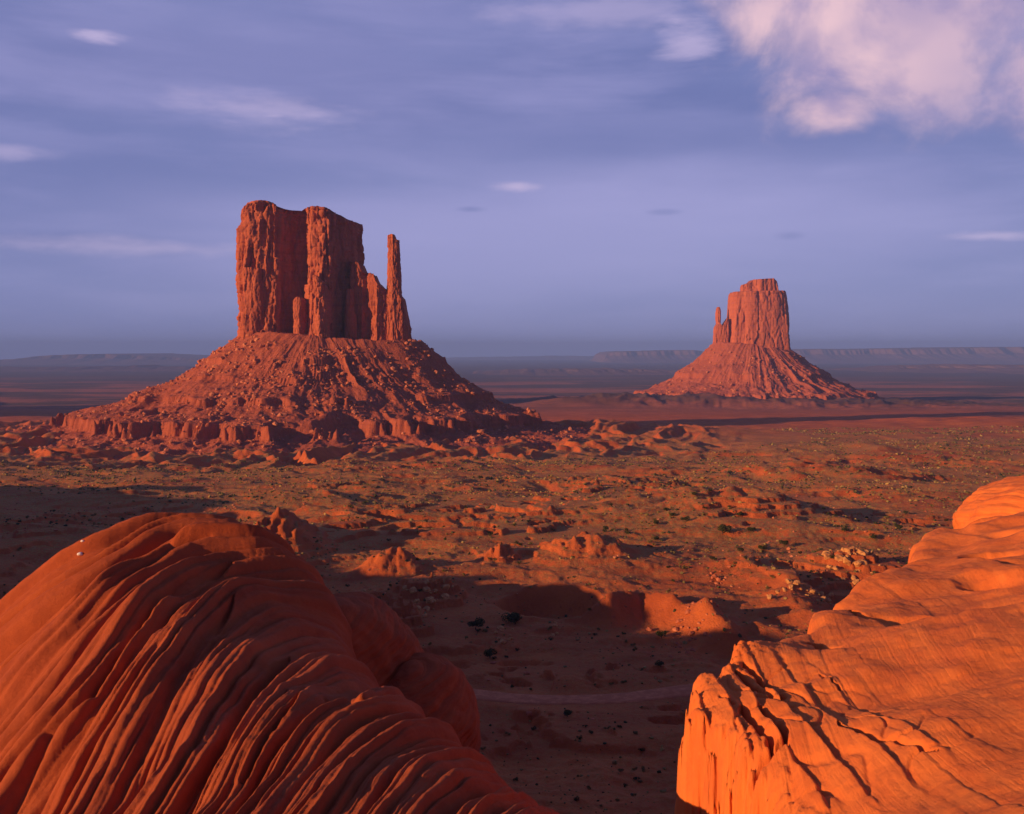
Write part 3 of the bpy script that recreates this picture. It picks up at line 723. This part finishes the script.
def rock_field(name, ctrl, poly, field, spec, mat, label, az_, rr_, cracks=(), seed=0.0, warp=0.5, extra=None, wall=5.0, na=1000, nr=1250, soft=2.2, kd=0.11):
    th_ = np.radians(np.linspace(az_[0], az_[1], na)); r_ = np.exp(np.linspace(math.log(rr_[0]), math.log(rr_[1]), nr))
    Rr, T = np.meshgrid(r_, th_, indexing='ij')
    x = Rr*np.sin(T); y = Rr*np.cos(T)
    f = tps(ctrl)
    z = f(x, y)
    # outside the plan outline the rock falls away, rounded at first then nearly sheer
    d, _ = seg_dist(x, y, poly, True)
    ins = inside(x, y, poly)
    sd = np.where(ins, -d, d) + 0.35*fbm(x/3.0 + seed, y/3.0, 0.5, 3)
    if seed > 4: sd = sd + 0.30*(ridged(x*0.9, y*0.9, 2.0, 4, 0.6) - 0.5)*sstep(9, 6, x) + 0.16*ridged(x*2.6, y*2.6, 5.0, 3, 0.6)*sstep(9, 6, x)
    o = np.clip(sd + soft, 0, None)
    z = z - np.minimum(kd*o**2.0*(1 + 0.4*wall*sstep(soft*0.9, soft*2.2, o)), 200)
    z = z + (0.35 + 0.2*(seed > 4))*fbm(x/6 + seed, y/6, 2.2, 3)
    B = field(x, y) + 0.06*fbm(x/7 + seed, y/7, 3.3, 2)
    al = y*0.7 - x*0.7 if seed > 4 else y
    mlo = 0.0 if seed > 4 else 0.35
    for i, (per, amp, k) in enumerate(spec):
        bb = B/per + (0.4 if i else 0.25)*noise3(B*0.4 + i*7, al/16, seed) + 0.03*noise3(B/per, al/6, i)
        fr = bb - np.floor(bb)
        m = (mlo + (1 - mlo)*sstep(-0.30 + .25*(seed > 4), 0.35 + .2*(seed > 4), noise3(B/per*0.9 + i*3, al*0.075/max(per, .4), seed + 4.4)))
        # rounded rib, its steep side turned from the sun, sharp crease at the foot
        q = np.where(fr < k, fr/k, (1 - fr)/(1 - k))
        fade = sstep(330*per, 190*per, y) if per < 0.25 else 1.0
        if seed < 4: fade = fade*(1 + 1.0*sstep(-11, -20, x)*(per > 0.15))
        z = z + fade*amp*m*(np.sin(q*math.pi/2)**0.9 - 0.6)
    if seed < 4: z = z - 0.45*sstep(35, 55, y)
    if extra is not None: z = extra(x, y, z)
    for (pts, w, dep) in cracks:
        P = [(U(*q) if len(q) == 3 else hit(q[0], q[1], f, 12, 90))[:2] for q in pts]
        wa = 0.10 if seed > 4 else 0.02; wobx = wa*noise3(x*2.2, y*2.2, 1.1); woby = wa*noise3(x*2.2, y*2.2, 7.1)
        dd, tt = seg_dist(x + wobx, y + woby, P)
        ww = w*(0.6 + 0.6*np.abs(noise3(x*(1.4 if seed > 4 else .3), y*(1.4 if seed > 4 else .15), 3.3)))*sstep(0, 0.12, tt + 0.02)*sstep(1.02, 0.85, tt) + 1e-3
        z = z - dep*np.exp(-(dd/ww)**2)
    z = z + 0.035*fbm(x*1.6, y*1.6, z*1.6, 4)
    z = np.maximum(z, -75)
    v = np.stack([x, y, z], -1)
    keep = z.ravel() > -74
    fc = grid_faces(nr, na)[:, ::-1]
    fc = fc[keep[fc].any(1)]
    used = np.unique(fc); remap = -np.ones(keep.size, int); remap[used] = np.arange(len(used))
    ob = build(name, v.reshape(-1, 3)[used], remap[fc], mat)
    at = ob.data.attributes.new('bed', 'FLOAT', 'POINT'); at.data.foreach_set('value', np.ascontiguousarray(B.ravel()[used], np.float32))
    tag(ob, label, 'rock')
    return v
# stepped layers of the left dome
_fl = tps(left_ctrl)
left_field = bed_field([(-1.4, ((0, 606), (50, 570), (100, 543))), (0, ((0, 643), (69, 590), (132, 548), (174, 524), (227, 520))),
    (1.0, ((0, 720), (50, 650), (110, 590), (160, 550), (200, 530), (245, 536))),
    (2, ((16, 775), (89, 700), (127, 637), (162, 596), (203, 566), (228, 553), (262, 553))),
    (3.5, ((105, 814), (153, 722), (211, 622), (248, 590), (290, 592))),
    (5, ((174, 814), (221, 738), (253, 690), (295, 648), (322, 650))),
    (6.3, ((227, 814), (253, 754), (285, 711), (316, 695), (355, 703))),
    (7.5, ((295, 814), (327, 764), (359, 727), (396, 718))),
    (8.7, ((359, 814), (390, 762), (435, 752))), (9.7, ((422, 814), (448, 790), (490, 792)))], _fl)
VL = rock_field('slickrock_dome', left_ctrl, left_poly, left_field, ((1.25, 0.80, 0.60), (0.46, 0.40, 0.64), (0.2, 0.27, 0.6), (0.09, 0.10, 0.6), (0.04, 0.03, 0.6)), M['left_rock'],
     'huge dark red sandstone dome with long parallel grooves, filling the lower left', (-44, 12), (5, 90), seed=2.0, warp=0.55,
     cracks=((((-40, 725), (0, 664), (40, 626), (80, 593), (125, 561), (165, 541), (215, 533)), .6, 1.5), (((-45, 890), (50, 735), (89, 694), (127, 635), (160, 596), (203, 568), (236, 556)), .45, .75), (((60, 880), (153, 722), (200, 640), (235, 596)), .32, .5), (((140, 880), (222, 738), (253, 692), (290, 652)), .28, .45), (((240, 770, 27), (262, 735, 29), (300, 690, 32)), .14, .5), (((330, 690, 33), (345, 705, 31.5), (370, 715, 31)), .3, .6)))

right_ctrl = [U(*q) for q in ((684, 690, 24.5), (700, 683, 25), (722, 672, 26), (740, 655, 27), (755, 643, 28), (785, 634, 30), (808, 632, 31), (826, 610, 36), (860, 592, 40), (915, 562, 46), (920, 545, 52), (930, 530, 55), (960, 517, 57), (1000, 515, 57), (1024, 516, 55),
     (700, 814, 20), (740, 814, 19.3), (800, 814, 18.5), (900, 814, 16.6), (1024, 814, 14.8), (720, 740, 22.2), (760, 740, 21.6), (770, 690, 24.6), (800, 700, 23.8), (850, 720, 22), (950, 720, 19.2), (1024, 720, 17.6),
     (850, 660, 26.5), (900, 620, 32), (950, 600, 36), (1024, 600, 30.5), (1024, 650, 23.5), (950, 650, 25), (960, 560, 46), (1024, 560, 41))]
right_ctrl += [(16, 12, -2.6), (22, 22, -3.0), (30, 35, -4.5), (38, 55, -8), (8, 8, -3.6), (5, 14, -7.2), (26, 14, -4)]
right_poly = [U(694, 690, 24)[:2], U(694, 680, 26.3)[:2], U(722, 668, 27.3)[:2], U(740, 648, 28.6)[:2], U(785, 630, 31.2)[:2], U(806, 629, 32.6)[:2], U(826, 606, 37.3)[:2], U(860, 589, 41.3)[:2], U(912, 560, 47.3)[:2], U(918, 543, 53.5)[:2], U(930, 528, 57)[:2], U(960, 514, 59)[:2],
              (40, 62), (52, 50), (50, 10), (20, 2), (8, 4), (5.8, 12), (4.95, 17), (4.8, 20.2), (4.7, 22.5)]
def right_extra(x, y, z):
    # tilted fins at the prow: steps along the joint direction
    m = sstep(9.0, 6.2, x + 0.05*(y - 22)) * sstep(16, 19, y) * sstep(29, 26.5, y)
    b = (x*0.97 - (y - 22)*0.03 + 0.12*fbm(x/1.4, y/3.0, 2, 3))
    st = b/0.62; fr = st - np.floor(st)
    z = z + m*0.15*(np.minimum(fr/0.82, 1)*0.9 - sstep(0.82, 1.0, fr)*0.9 - 0.35)
    cr = noise3(x*1.1, y*0.55, 3.0)
    z = z - m*0.08*np.exp(-(cr/0.06)**2)
    return z
# low ledges of the right rock: gentle rise, sharp drop away from the light
def ledges(x, y, z):
    z = right_extra(x, y, z)
    b = right_field(x, y) + 0.9*fbm(x/8, y/8, 3, 3)
    for per, amp, th in ((3.1, 0.06, 0.30),):
        fr = b/per - np.floor(b/per)
        m = sstep(th - 0.25, th + 0.45, noise3(x/5 + per, y/5, per))
        z = z + m*amp*(fr - sstep(0.90, 1.0, fr))
    # scour hollows
    z = z - 0.5*sstep(0.25, 0.6, fbm(x/4.5, y/6.5, 8.8, 2)) * sstep(24, 30, y)
    return z
_fr = tps(right_ctrl)
right_field = bed_field([(-2, ((690, 700, 24.3), (697, 760, 23), (700, 814, 22.3))), (0, ((725, 672), (760, 715), (775, 764), (780, 814))), (3, ((786, 673), (834, 743), (938, 812))),
    (5.5, ((847, 634), (903, 703), (964, 743), (1020, 795))), (8, ((886, 603), (964, 669), (1024, 703))), (10.5, ((912, 586), (982, 608), (1024, 625))),
    (14, ((918, 556), (964, 556), (1024, 556))), (17, ((932, 532), (964, 522), (1010, 520)))], _fr)
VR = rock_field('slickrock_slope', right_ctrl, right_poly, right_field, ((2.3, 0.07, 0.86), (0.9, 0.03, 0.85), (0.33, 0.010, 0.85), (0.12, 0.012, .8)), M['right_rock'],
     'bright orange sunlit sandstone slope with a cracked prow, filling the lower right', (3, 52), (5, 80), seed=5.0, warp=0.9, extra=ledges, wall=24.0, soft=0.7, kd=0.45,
     cracks=((((736, 668, 27), (755, 676, 25.6), (772, 705, 24.0)), 0.099, 0.540), (((742, 655, 27.6), (765, 668, 26), (785, 708, 23.8)), 0.093, 0.540), (((740, 718, 24), (758, 740, 22.6), (775, 770, 21)), 0.087, 0.480),
             (((757, 718, 23.8), (772, 738, 22.8), (790, 768, 21)), 0.074, 0.480), (((745, 814, 20.8), (760, 778, 21), (792, 766, 21.3)), 0.099, 0.420), (((838, 738, 21.4), (870, 760, 20.2), (905, 785, 18.8), (940, 814, 17.8)), 0.062, 0.300),
             (((812, 632, 30.5), (826, 640, 29.5), (842, 645, 29)), 0.217, 0.540), (((850, 612, 35), (870, 618, 33)), 0.186, 0.300), (((985, 598, 36.5), (1030, 606, 36)), 0.074, 0.300), (((720, 700, 24.5), (733, 722, 24)), 0.050, 0.240),
             (((820, 672, 25.8), (840, 700, 24.1)), 0.031, 0.180), (((705, 700, 23.6), (716, 760, 22.8), (724, 814, 21.8)), 0.050, 0.300)))

# far shoulder of rock behind the right slope, and the two lobes behind the left dome
def lobe(name, c, rad, mat, label, seed, amp=0.10, nrm=(-.14, -.25, .95), bed=0.25):
    nu, nv = 360, 300
    u = np.linspace(0, 2*math.pi, nu, endpoint=False); v = np.linspace(0.0, 1.0, nv)
    V, Uu = np.meshgrid(v, u, indexing='ij')
    ph = np.clip(V*2, 0, 1)*math.pi/2
    sx = np.sin(ph)**0.85; cz = np.cos(ph)
    sx = np.maximum(sx, 1e-4)
    dep = np.clip(V*2 - 1, 0, 1)*52
    k = 1 + dep*0.006
    x = rad[0]*sx*np.cos(Uu)*k; y = rad[1]*sx*np.sin(Uu)*k; z = rad[2]*cz - dep
    n_ = fbm((x + seed*9)/5, y/5, z/5, 4)
    x = x*(1 + amp*n_); y = y*(1 + amp*n_); z = z + amp*4*n_
    dz = beds(x + c[0], y + c[1], z + c[2], nrm, ((0.9, bed, .8), (0.35, bed*.4, .8), (.12, bed*.15, .8)), seed, 0.4)
    nx = np.cos(Uu)*sx; ny = np.sin(Uu)*sx
    x += nx*dz; y += ny*dz; z += cz*dz
    o = build(name, np.stack([x, y, z], -1).reshape(-1, 3), grid_faces(nv, nu, True)[:, ::-1], mat)
    at = o.data.attributes.new('bed', 'FLOAT', 'POINT')
    at.data.foreach_set('value', np.ascontiguousarray((nrm[0]*x + nrm[1]*y + nrm[2]*z).ravel()*1.6, np.float32))
    o.location = c
    return tag(o, label, 'rock')
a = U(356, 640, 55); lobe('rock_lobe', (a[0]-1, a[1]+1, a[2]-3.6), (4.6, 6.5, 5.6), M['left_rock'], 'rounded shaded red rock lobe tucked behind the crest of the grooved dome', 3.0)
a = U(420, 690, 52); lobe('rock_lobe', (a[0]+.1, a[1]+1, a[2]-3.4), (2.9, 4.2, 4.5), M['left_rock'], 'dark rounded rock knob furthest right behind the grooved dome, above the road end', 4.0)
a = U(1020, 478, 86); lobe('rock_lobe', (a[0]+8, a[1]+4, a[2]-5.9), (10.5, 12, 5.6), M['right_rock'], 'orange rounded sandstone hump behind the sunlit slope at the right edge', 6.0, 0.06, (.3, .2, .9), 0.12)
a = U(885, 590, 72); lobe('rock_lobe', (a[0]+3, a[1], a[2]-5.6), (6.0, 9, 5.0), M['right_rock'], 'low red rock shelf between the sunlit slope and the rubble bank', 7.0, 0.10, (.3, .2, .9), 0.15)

# ------------------------------------------------------------------ haze
def make_haze():
    x0, x1, y0, y1, z0, z1 = -36500, 36500, -36500, 36500, -520, 262
    v = [(x, y, z) for x in (x0, x1) for y in (y0, y1) for z in (z0, z1)]
    f = [(0, 1, 3, 2), (4, 6, 7, 5), (0, 4, 5, 1), (2, 3, 7, 6), (0, 2, 6, 4), (1, 5, 7, 3)]
    m = bpy.data.materials.new('evening_air'); m.use_nodes = True; t = m.node_tree; t.nodes.clear()
    p = t.nodes.new('ShaderNodeVolumePrincipled'); p.inputs['Color'].default_value = (0.29, 0.50, 1.0, 1)
    p.inputs['Density'].default_value = 6.0e-5; p.inputs['Anisotropy'].default_value = 0.0
    o = t.nodes.new('ShaderNodeOutputMaterial'); t.links.new(p.outputs[0], o.inputs['Volume'])
    ob = build('haze', np.array(v), np.array(f), m, smooth=False)
    tag(ob, kind='stuff')
make_haze()

# ------------------------------------------------------------------ loose rock and plants
rnd = np.random.RandomState(11)
def ico(sub=1):
    import bmesh
    bm = bmesh.new(); bmesh.ops.create_icosphere(bm, subdivisions=sub, radius=1.0)
    v = np.array([q.co[:] for q in bm.verts]); f = np.array([[w.index for w in q.verts] for q in bm.faces]); bm.free()
    return v, f
def many(name, V, Fc, pos, size, squash, mat, jit=0.3):
    n = len(pos); nv = len(V)
    a = rnd.rand(n)*2*math.pi; c, s_ = np.cos(a)[:, None], np.sin(a)[:, None]
    S = size[:, None]
    base = V[None] * (1 + jit*(rnd.rand(n, nv, 1) - .5)*2)
    ax = 0.75 + 0.6*rnd.rand(n, 1)
    x = base[..., 0]*ax; y = base[..., 1]; z = base[..., 2]*squash*(0.7 + 0.6*rnd.rand(n, 1))
    P = np.stack([pos[:, 0:1] + S*(x*c - y*s_), pos[:, 1:2] + S*(x*s_ + y*c), pos[:, 2:3] + S*z], -1)
    Fa = Fc[None] + (np.arange(n)*nv)[:, None, None]
    return build(name, P.reshape(-1, 3), Fa.reshape(-1, Fc.shape[1]), mat, smooth=False)
def rock_mesh(seed, sub=3):
    V, Fc = ico(sub)
    w1, w2 = worley(V[:, 0]*1.1 + seed, V[:, 1]*1.1, V[:, 2]*1.1)
    V = V*(0.62 + 0.75*w1[:, None]) * (1 + 0.16*fbm(V[:, 0]*2 + seed, V[:, 1]*2, V[:, 2]*2, 3))[:, None]
    V = V*np.array([1.15, 0.9, 0.72])
    return V, Fc

# shattered blocks strewn over both aprons
def strew(V, off, n, smin, smax, name, mat, label_kind, i0, power=5.0, front=True):
    nr, nt = V.shape[:2]
    i = (i0 + (nr - i0 - 2)*rnd.rand(n)**0.9).astype(int); j = rnd.randint(0, nt, n)
    P = V[i, j] + np.array([off[0], off[1], 0])
    k = (P[:, 1] < off[1] + 60)
    dens = fbm(P[:, 0]/45, P[:, 1]/45, 4.4, 2) > -0.25
    P = P[k & dens]
    g = gz(P[:, 0], P[:, 1]); P = P[P[:, 2] > g - 1.0]
    size = smin + (smax - smin)*rnd.rand(len(P))**power
    v, f = ico(1)
    P[:, 2] += size*0.15
    o = many(name, v, f, P, size, 0.8, mat, 0.35)
    tag(o, kind='stuff')
strew(VW, WM, 20000, 0.35, 3.0, 'talus_rubble', M['rubble'], 'w', 44)
strew(VE, EM, 5000, 0.9, 5.0, 'talus_rubble', M['rubble'], 'e', 30)

# surface lookup on the two big rocks
def on_rock(V, a, b):
    P = V.reshape(-1, 3); k = P[:, 1] > 5
    P = P[k]; ppx = 512 + P[:, 0]/P[:, 1]*F; ppy = HOR - P[:, 2]/P[:, 1]*F
    d = np.hypot(ppx - a, ppy - b); near_ = np.where(d < 1.6)[0]
    if len(near_) == 0: return P[np.argmin(d)]
    return P[near_[np.argmin(P[near_, 1])]]
for (a, b, r_, lb) in ((80, 553, 0.15, 'small bright white stone lodged in a groove high on the dark dome'), (83, 541, 0.09, 'tiny white pebble on the far rim of the dark dome, above the larger white stone')):
    v, f = rock_mesh(a, 2); p = on_rock(VL, a, b)
    o = build('white_stone', v*r_, f, M['white']); o.location = p; tag(o, lb, 'stone')

# boulders lying in piles on the valley floor
RM = []
for q in range(6):
    v, f = rock_mesh(3.7*q + 1, 2); me = build('boulder', v, f, M['pale_rock'] if q < 4 else M['rubble'], smooth=False); RM.append(me.data); bpy.data.objects.remove(me)
def place_z(px_, py_):
    """first crossing of the view ray with the relief, so that a thing stands on the ground there"""
    ys = np.exp(np.linspace(math.log(130), math.log(2200), 900)); xs = (px_ - 512)/F*ys
    g = gz(xs, ys) - (HOR - py_)/F*ys
    k = int(np.argmax(g >= 0)) if (g >= 0).any() else len(ys) - 1
    return xs[k], ys[k], g[k] + (HOR - py_)/F*ys[k]
PILES = [(430, 597, 26, 9, 34, 0.9, 'pale tan boulder in the sunlit pile left of the dark hollow', 'pale boulders piled left of the hollow', 0),
         (505, 640, 12, 6, 10, 1.0, 'pale boulder in the small cluster between the road and the hollow', 'pale boulders between road and hollow', 0),
         (555, 632, 10, 4, 6, 0.9, 'pale boulder in the little group just above the middle of the road bend', 'pale boulders above the road bend', 0),
         (855, 556, 24, 12, 60, 1.1, 'tan block in the rubble bank beside the right slickrock slope', 'blocks of the rubble bank by the right rock', 0),
         (805, 590, 34, 9, 36, 0.8, 'small tan block trailing down left of the rubble bank', 'blocks trailing below the rubble bank', 0),
         (722, 580, 16, 6, 16, 0.9, 'reddish block on the low knoll behind the curved sunlit ledge', 'blocks on the knoll behind the curved ledge', 4),
         (690, 634, 30, 14, 44, 0.6, 'grey red fallen block in the hollow inside the curved sunlit ledge', 'fallen blocks under the curved ledge', 4),
         (355, 600, 20, 8, 10, 0.8, 'pale boulder near the back of the dark dome, left of the big pile', 'pale boulders behind the dome', 0)]
for (a, b, sx_, sy_, n, size, lb, gr, q0) in PILES:
    x0, y0, z0 = place_z(a, b)
    px_ = a + rnd.normal(size=n)*sx_*0.6; yy = y0 + rnd.normal(size=n)*sy_*0.6/F*y0*y0/60*0.9
    xx = (px_ - 512)/F*yy; zz = gz(xx, yy)
    for i in range(n):
        o = bpy.data.objects.new('boulder', RM[(q0 + rnd.randint(0, 4 if q0 == 0 else 2)) % 6]); C.objects.link(o)
        r_ = size*(0.35 + 1.0*rnd.rand()**2.2)
        o.location = (xx[i], yy[i], zz[i] + r_*0.15); o.scale = (r_,)*3; o.rotation_euler = (rnd.rand()*.6, rnd.rand()*.6, rnd.rand()*6.3)
        tag(o, lb, 'boulder', gr)

# junipers: leaf-clump crown on a short twisted trunk
def leaf_clump(n, R_, H_, leaf, seed, z0=0.0, lobes=7):
    r = np.random.RandomState(seed)
    c = r.normal(size=(lobes, 3))*np.array([.42, .42, .22])*R_; c[:, 2] = np.abs(c[:, 2]) + H_*0.45
    k = r.randint(0, lobes, n); d = r.normal(size=(n, 3)); d /= np.linalg.norm(d, axis=1)[:, None]
    rad = R_*(0.30 + 0.28*r.rand(lobes))[k][:, None]*(0.55 + 0.45*r.rand(n, 1)**.5)
    p = c[k] + d*rad*np.array([1, 1, .85]); p[:, 2] = np.maximum(p[:, 2], 0.05*H_) + z0
    t1 = r.normal(size=(n, 3)); t1 /= np.linalg.norm(t1, axis=1)[:, None]
    t2 = np.cross(t1, d + 0.6*r.normal(size=(n, 3))); t2 /= np.linalg.norm(t2, axis=1)[:, None]
    s_ = leaf*(0.6 + 0.8*r.rand(n, 1))
    v = np.stack([p - t1*s_, p + t2*s_*.7, p + t1*s_, p - t2*s_*.7], 1).reshape(-1, 3)
    return v, np.arange(n*4).reshape(-1, 4)
def trunk_mesh(h, r0, seed):
    r = np.random.RandomState(seed); rings = []; 
    for i in range(6):
        t = i/5; a = np.linspace(0, 2*math.pi, 8, endpoint=False)
        rr = r0*(1 - .7*t)*(1 + .15*r.rand(8)); off = np.array([.25*math.sin(2.2*t + seed), .2*math.sin(3*t), 0])*h*t
        rings.append(np.stack([rr*np.cos(a) + off[0], rr*np.sin(a) + off[1], np.full(8, h*t - .15)], 1))
    return np.concatenate(rings), grid_faces(6, 8, True)
JM = []
for q in range(3):
    v, f = leaf_clump(1100, 1.0, 1.25, 0.085, 40 + q, 0.05, 8); a = build('crown', v, f, M['bush'], smooth=False)
    v, f = trunk_mesh(0.8, 0.10, q); b = build('trunk', v, f, M['bark'])
    JM.append((a.data, b.data)); bpy.data.objects.remove(a); bpy.data.objects.remove(b)
JUN = [(722, 534, 2.6, 'largest dark green juniper, on the sunlit rise'), (606, 531, 1.3, 'round juniper at the left end of the sunlit rise'), (657, 525, 1.3, 'small juniper on the sunlit rise, left of the largest one'),
       (666, 511, 1.2, 'juniper near the top of the sunlit rise, left of its twin'), (673, 517, 1.2, 'juniper near the top of the sunlit rise, just right of its twin'), (685, 523, 1.6, 'bushy juniper just left of the largest one on the rise'),
       (657, 541, 1.4, 'juniper low on the front of the sunlit rise'), (751, 533, 1.5, 'yellowish juniper right of the largest one on the rise'), (693, 496, 1.3, 'juniper on the far crest of the rise, above the others'),
       (741, 517, 1.6, 'wide juniper behind and right of the largest one'), (710, 492, 1.1, 'tiny juniper furthest back on the rise crest'), (740, 552, 1.2, 'leftmost juniper of the three at the shadow edge below the rise'),
       (762, 551, 1.5, 'middle juniper of the three at the shadow edge below the rise'), (784, 547, 1.6, 'rightmost juniper of the three at the shadow edge below the rise'), (714, 561, 1.1, 'small dark juniper in shade left of the three at the shadow edge'),
       (905, 516, 1.3, 'dark juniper in the shaded dip behind the right slope'), (899, 530, 1.5, 'light green juniper in the shaded dip, below a darker one'), (875, 540, 1.5, 'dark juniper just above the rubble bank by the right slope'),
       (844, 533, 1.2, 'small juniper in the shade left of the dip junipers'), (490, 659, 1.5, 'dark juniper in the shade just above the dirt road'), (476, 630, 1.8, 'dark spreading juniper in shade left of the hollow mouth'),
       (515, 624, 2.3, 'broad dark juniper thicket in front of the dark hollow'), (661, 639, 1.3, 'dark juniper at the foot of the curved sunlit ledge'), (375, 602, 1.1, 'dark juniper beside the left end of the pale boulder pile'),
       (661, 668, 1.0, 'small juniper in the shade above the right end of the road'), (567, 717, 0.9, 'small dark juniper in the shade just below the road'), (480, 480, 1.9, 'dark juniper far out on the flat below the near butte apron')]
for i, (a, b, r_, lb) in enumerate(JUN):
    x0, y0, z0 = place_z(a, b)
    t = empty('juniper_tree', (x0, y0, z0 - 0.05), lb, 'juniper'); t.scale = (r_, r_, r_*.95); t.rotation_euler = (0, 0, i*1.7)
    cr = bpy.data.objects.new('crown', JM[i % 3][0]); C.objects.link(cr); cr.parent = t
    tr = bpy.data.objects.new('trunk', JM[i % 3][1]); C.objects.link(tr); tr.parent = t

# low desert shrubs: the nearest each its own, the rest as scrub
n = 110000
Ys = 130 + (1300 - 130)*rnd.rand(n)**np.where(rnd.rand(n) < .93, .5, 1.6); xs = (rnd.rand(n) - .5)*1.04*Ys
dn = fbm(xs/60, Ys/50, 1.7, 3) + 0.5*noise3(xs/9, Ys/9, 2)
drd, _ = seg_dist(xs, Ys, ROAD[::3])
k = (dn > -0.30 - 0.25*(Ys < 330) + 0.55*rnd.rand(n)) & (drd > 5) & (rnd.rand(n) < np.interp(Ys, [130, 500, 1300], [1.0, 0.9, 0.55]))
dwm = np.hypot((xs - WM[0])/1.3, Ys - WM[1]); k &= dwm > 430
xs, Ys = xs[k], Ys[k]; zs = gz(xs, Ys)
sz = (0.22 + 0.58*rnd.rand(len(xs))**3)*np.interp(Ys, [130, 280, 400, 700, 1300], [0.5, 0.7, 1.0, 1.25, 1.7])
order = np.argsort(-(sz/Ys)*((np.abs(xs/Ys*F + 20) < 160) | (Ys > 260)))
SM = []
for q in range(4):
    v, f = leaf_clump(260, 1.0, 0.9, 0.15, 70 + q, 0.0, 5); a = build('shrub', v, f, M['sage'] if q % 2 else M['bush'], smooth=False); SM.append(a.data); bpy.data.objects.remove(a)
def region(x, y):
    p = 512 + x/y*F
    if y < 185: return ('low dark shrub in the shade between the road and the two big rocks', 'shrubs this side of the road')
    if y < 300: return ('low shrub on the shaded floor just beyond the road', 'shrubs just beyond the road')
    if p < 512: return ('low grey green shrub on the middle plain left of centre', 'shrubs on the left middle plain')
    return ('low grey green shrub on the middle plain right of centre', 'shrubs on the right middle plain')
for i in order[:270]:
    o = bpy.data.objects.new('shrub', SM[rnd.randint(0, 4)]); C.objects.link(o)
    o.location = (xs[i], Ys[i], zs[i] - .03); o.scale = (sz[i]*1.2,)*3; o.rotation_euler = (0, 0, rnd.rand()*6.3)
    lb, gr = region(xs[i], Ys[i]); tag(o, lb, 'shrub', gr)
v, f = ico(1); v = v*1.0
rest = order[270:]
half = rnd.rand(len(rest)) < 0.30
for nm, sel, mt in (('scrub', rest[half], M['bush']), ('dry_grass_clumps', rest[~half], M['sage'])):
    P = np.stack([xs[sel], Ys[sel], zs[sel] + sz[sel]*0.25], 1)
    tag(many(nm, v, f, P, sz[sel], 0.75, mt, 0.45), kind='stuff')
# loose stones over the floor
n = 26000
Ys = 130 + (1000 - 130)*np.sqrt(rnd.rand(n)); xs = (rnd.rand(n) - .5)*1.04*Ys
dn = fbm(xs/38, Ys/30, 8.7, 3); drd, _ = seg_dist(xs, Ys, ROAD[::3])
k = (dn > 0.12) & (drd > 4); xs, Ys = xs[k], Ys[k]; zs = gz(xs, Ys)
sz = 0.12 + 0.55*rnd.rand(len(xs))**4
tag(many('loose_stones', *ico(1), np.stack([xs, Ys, zs + sz*.2], 1), sz, 0.7, M['rubble'], 0.35), kind='stuff')
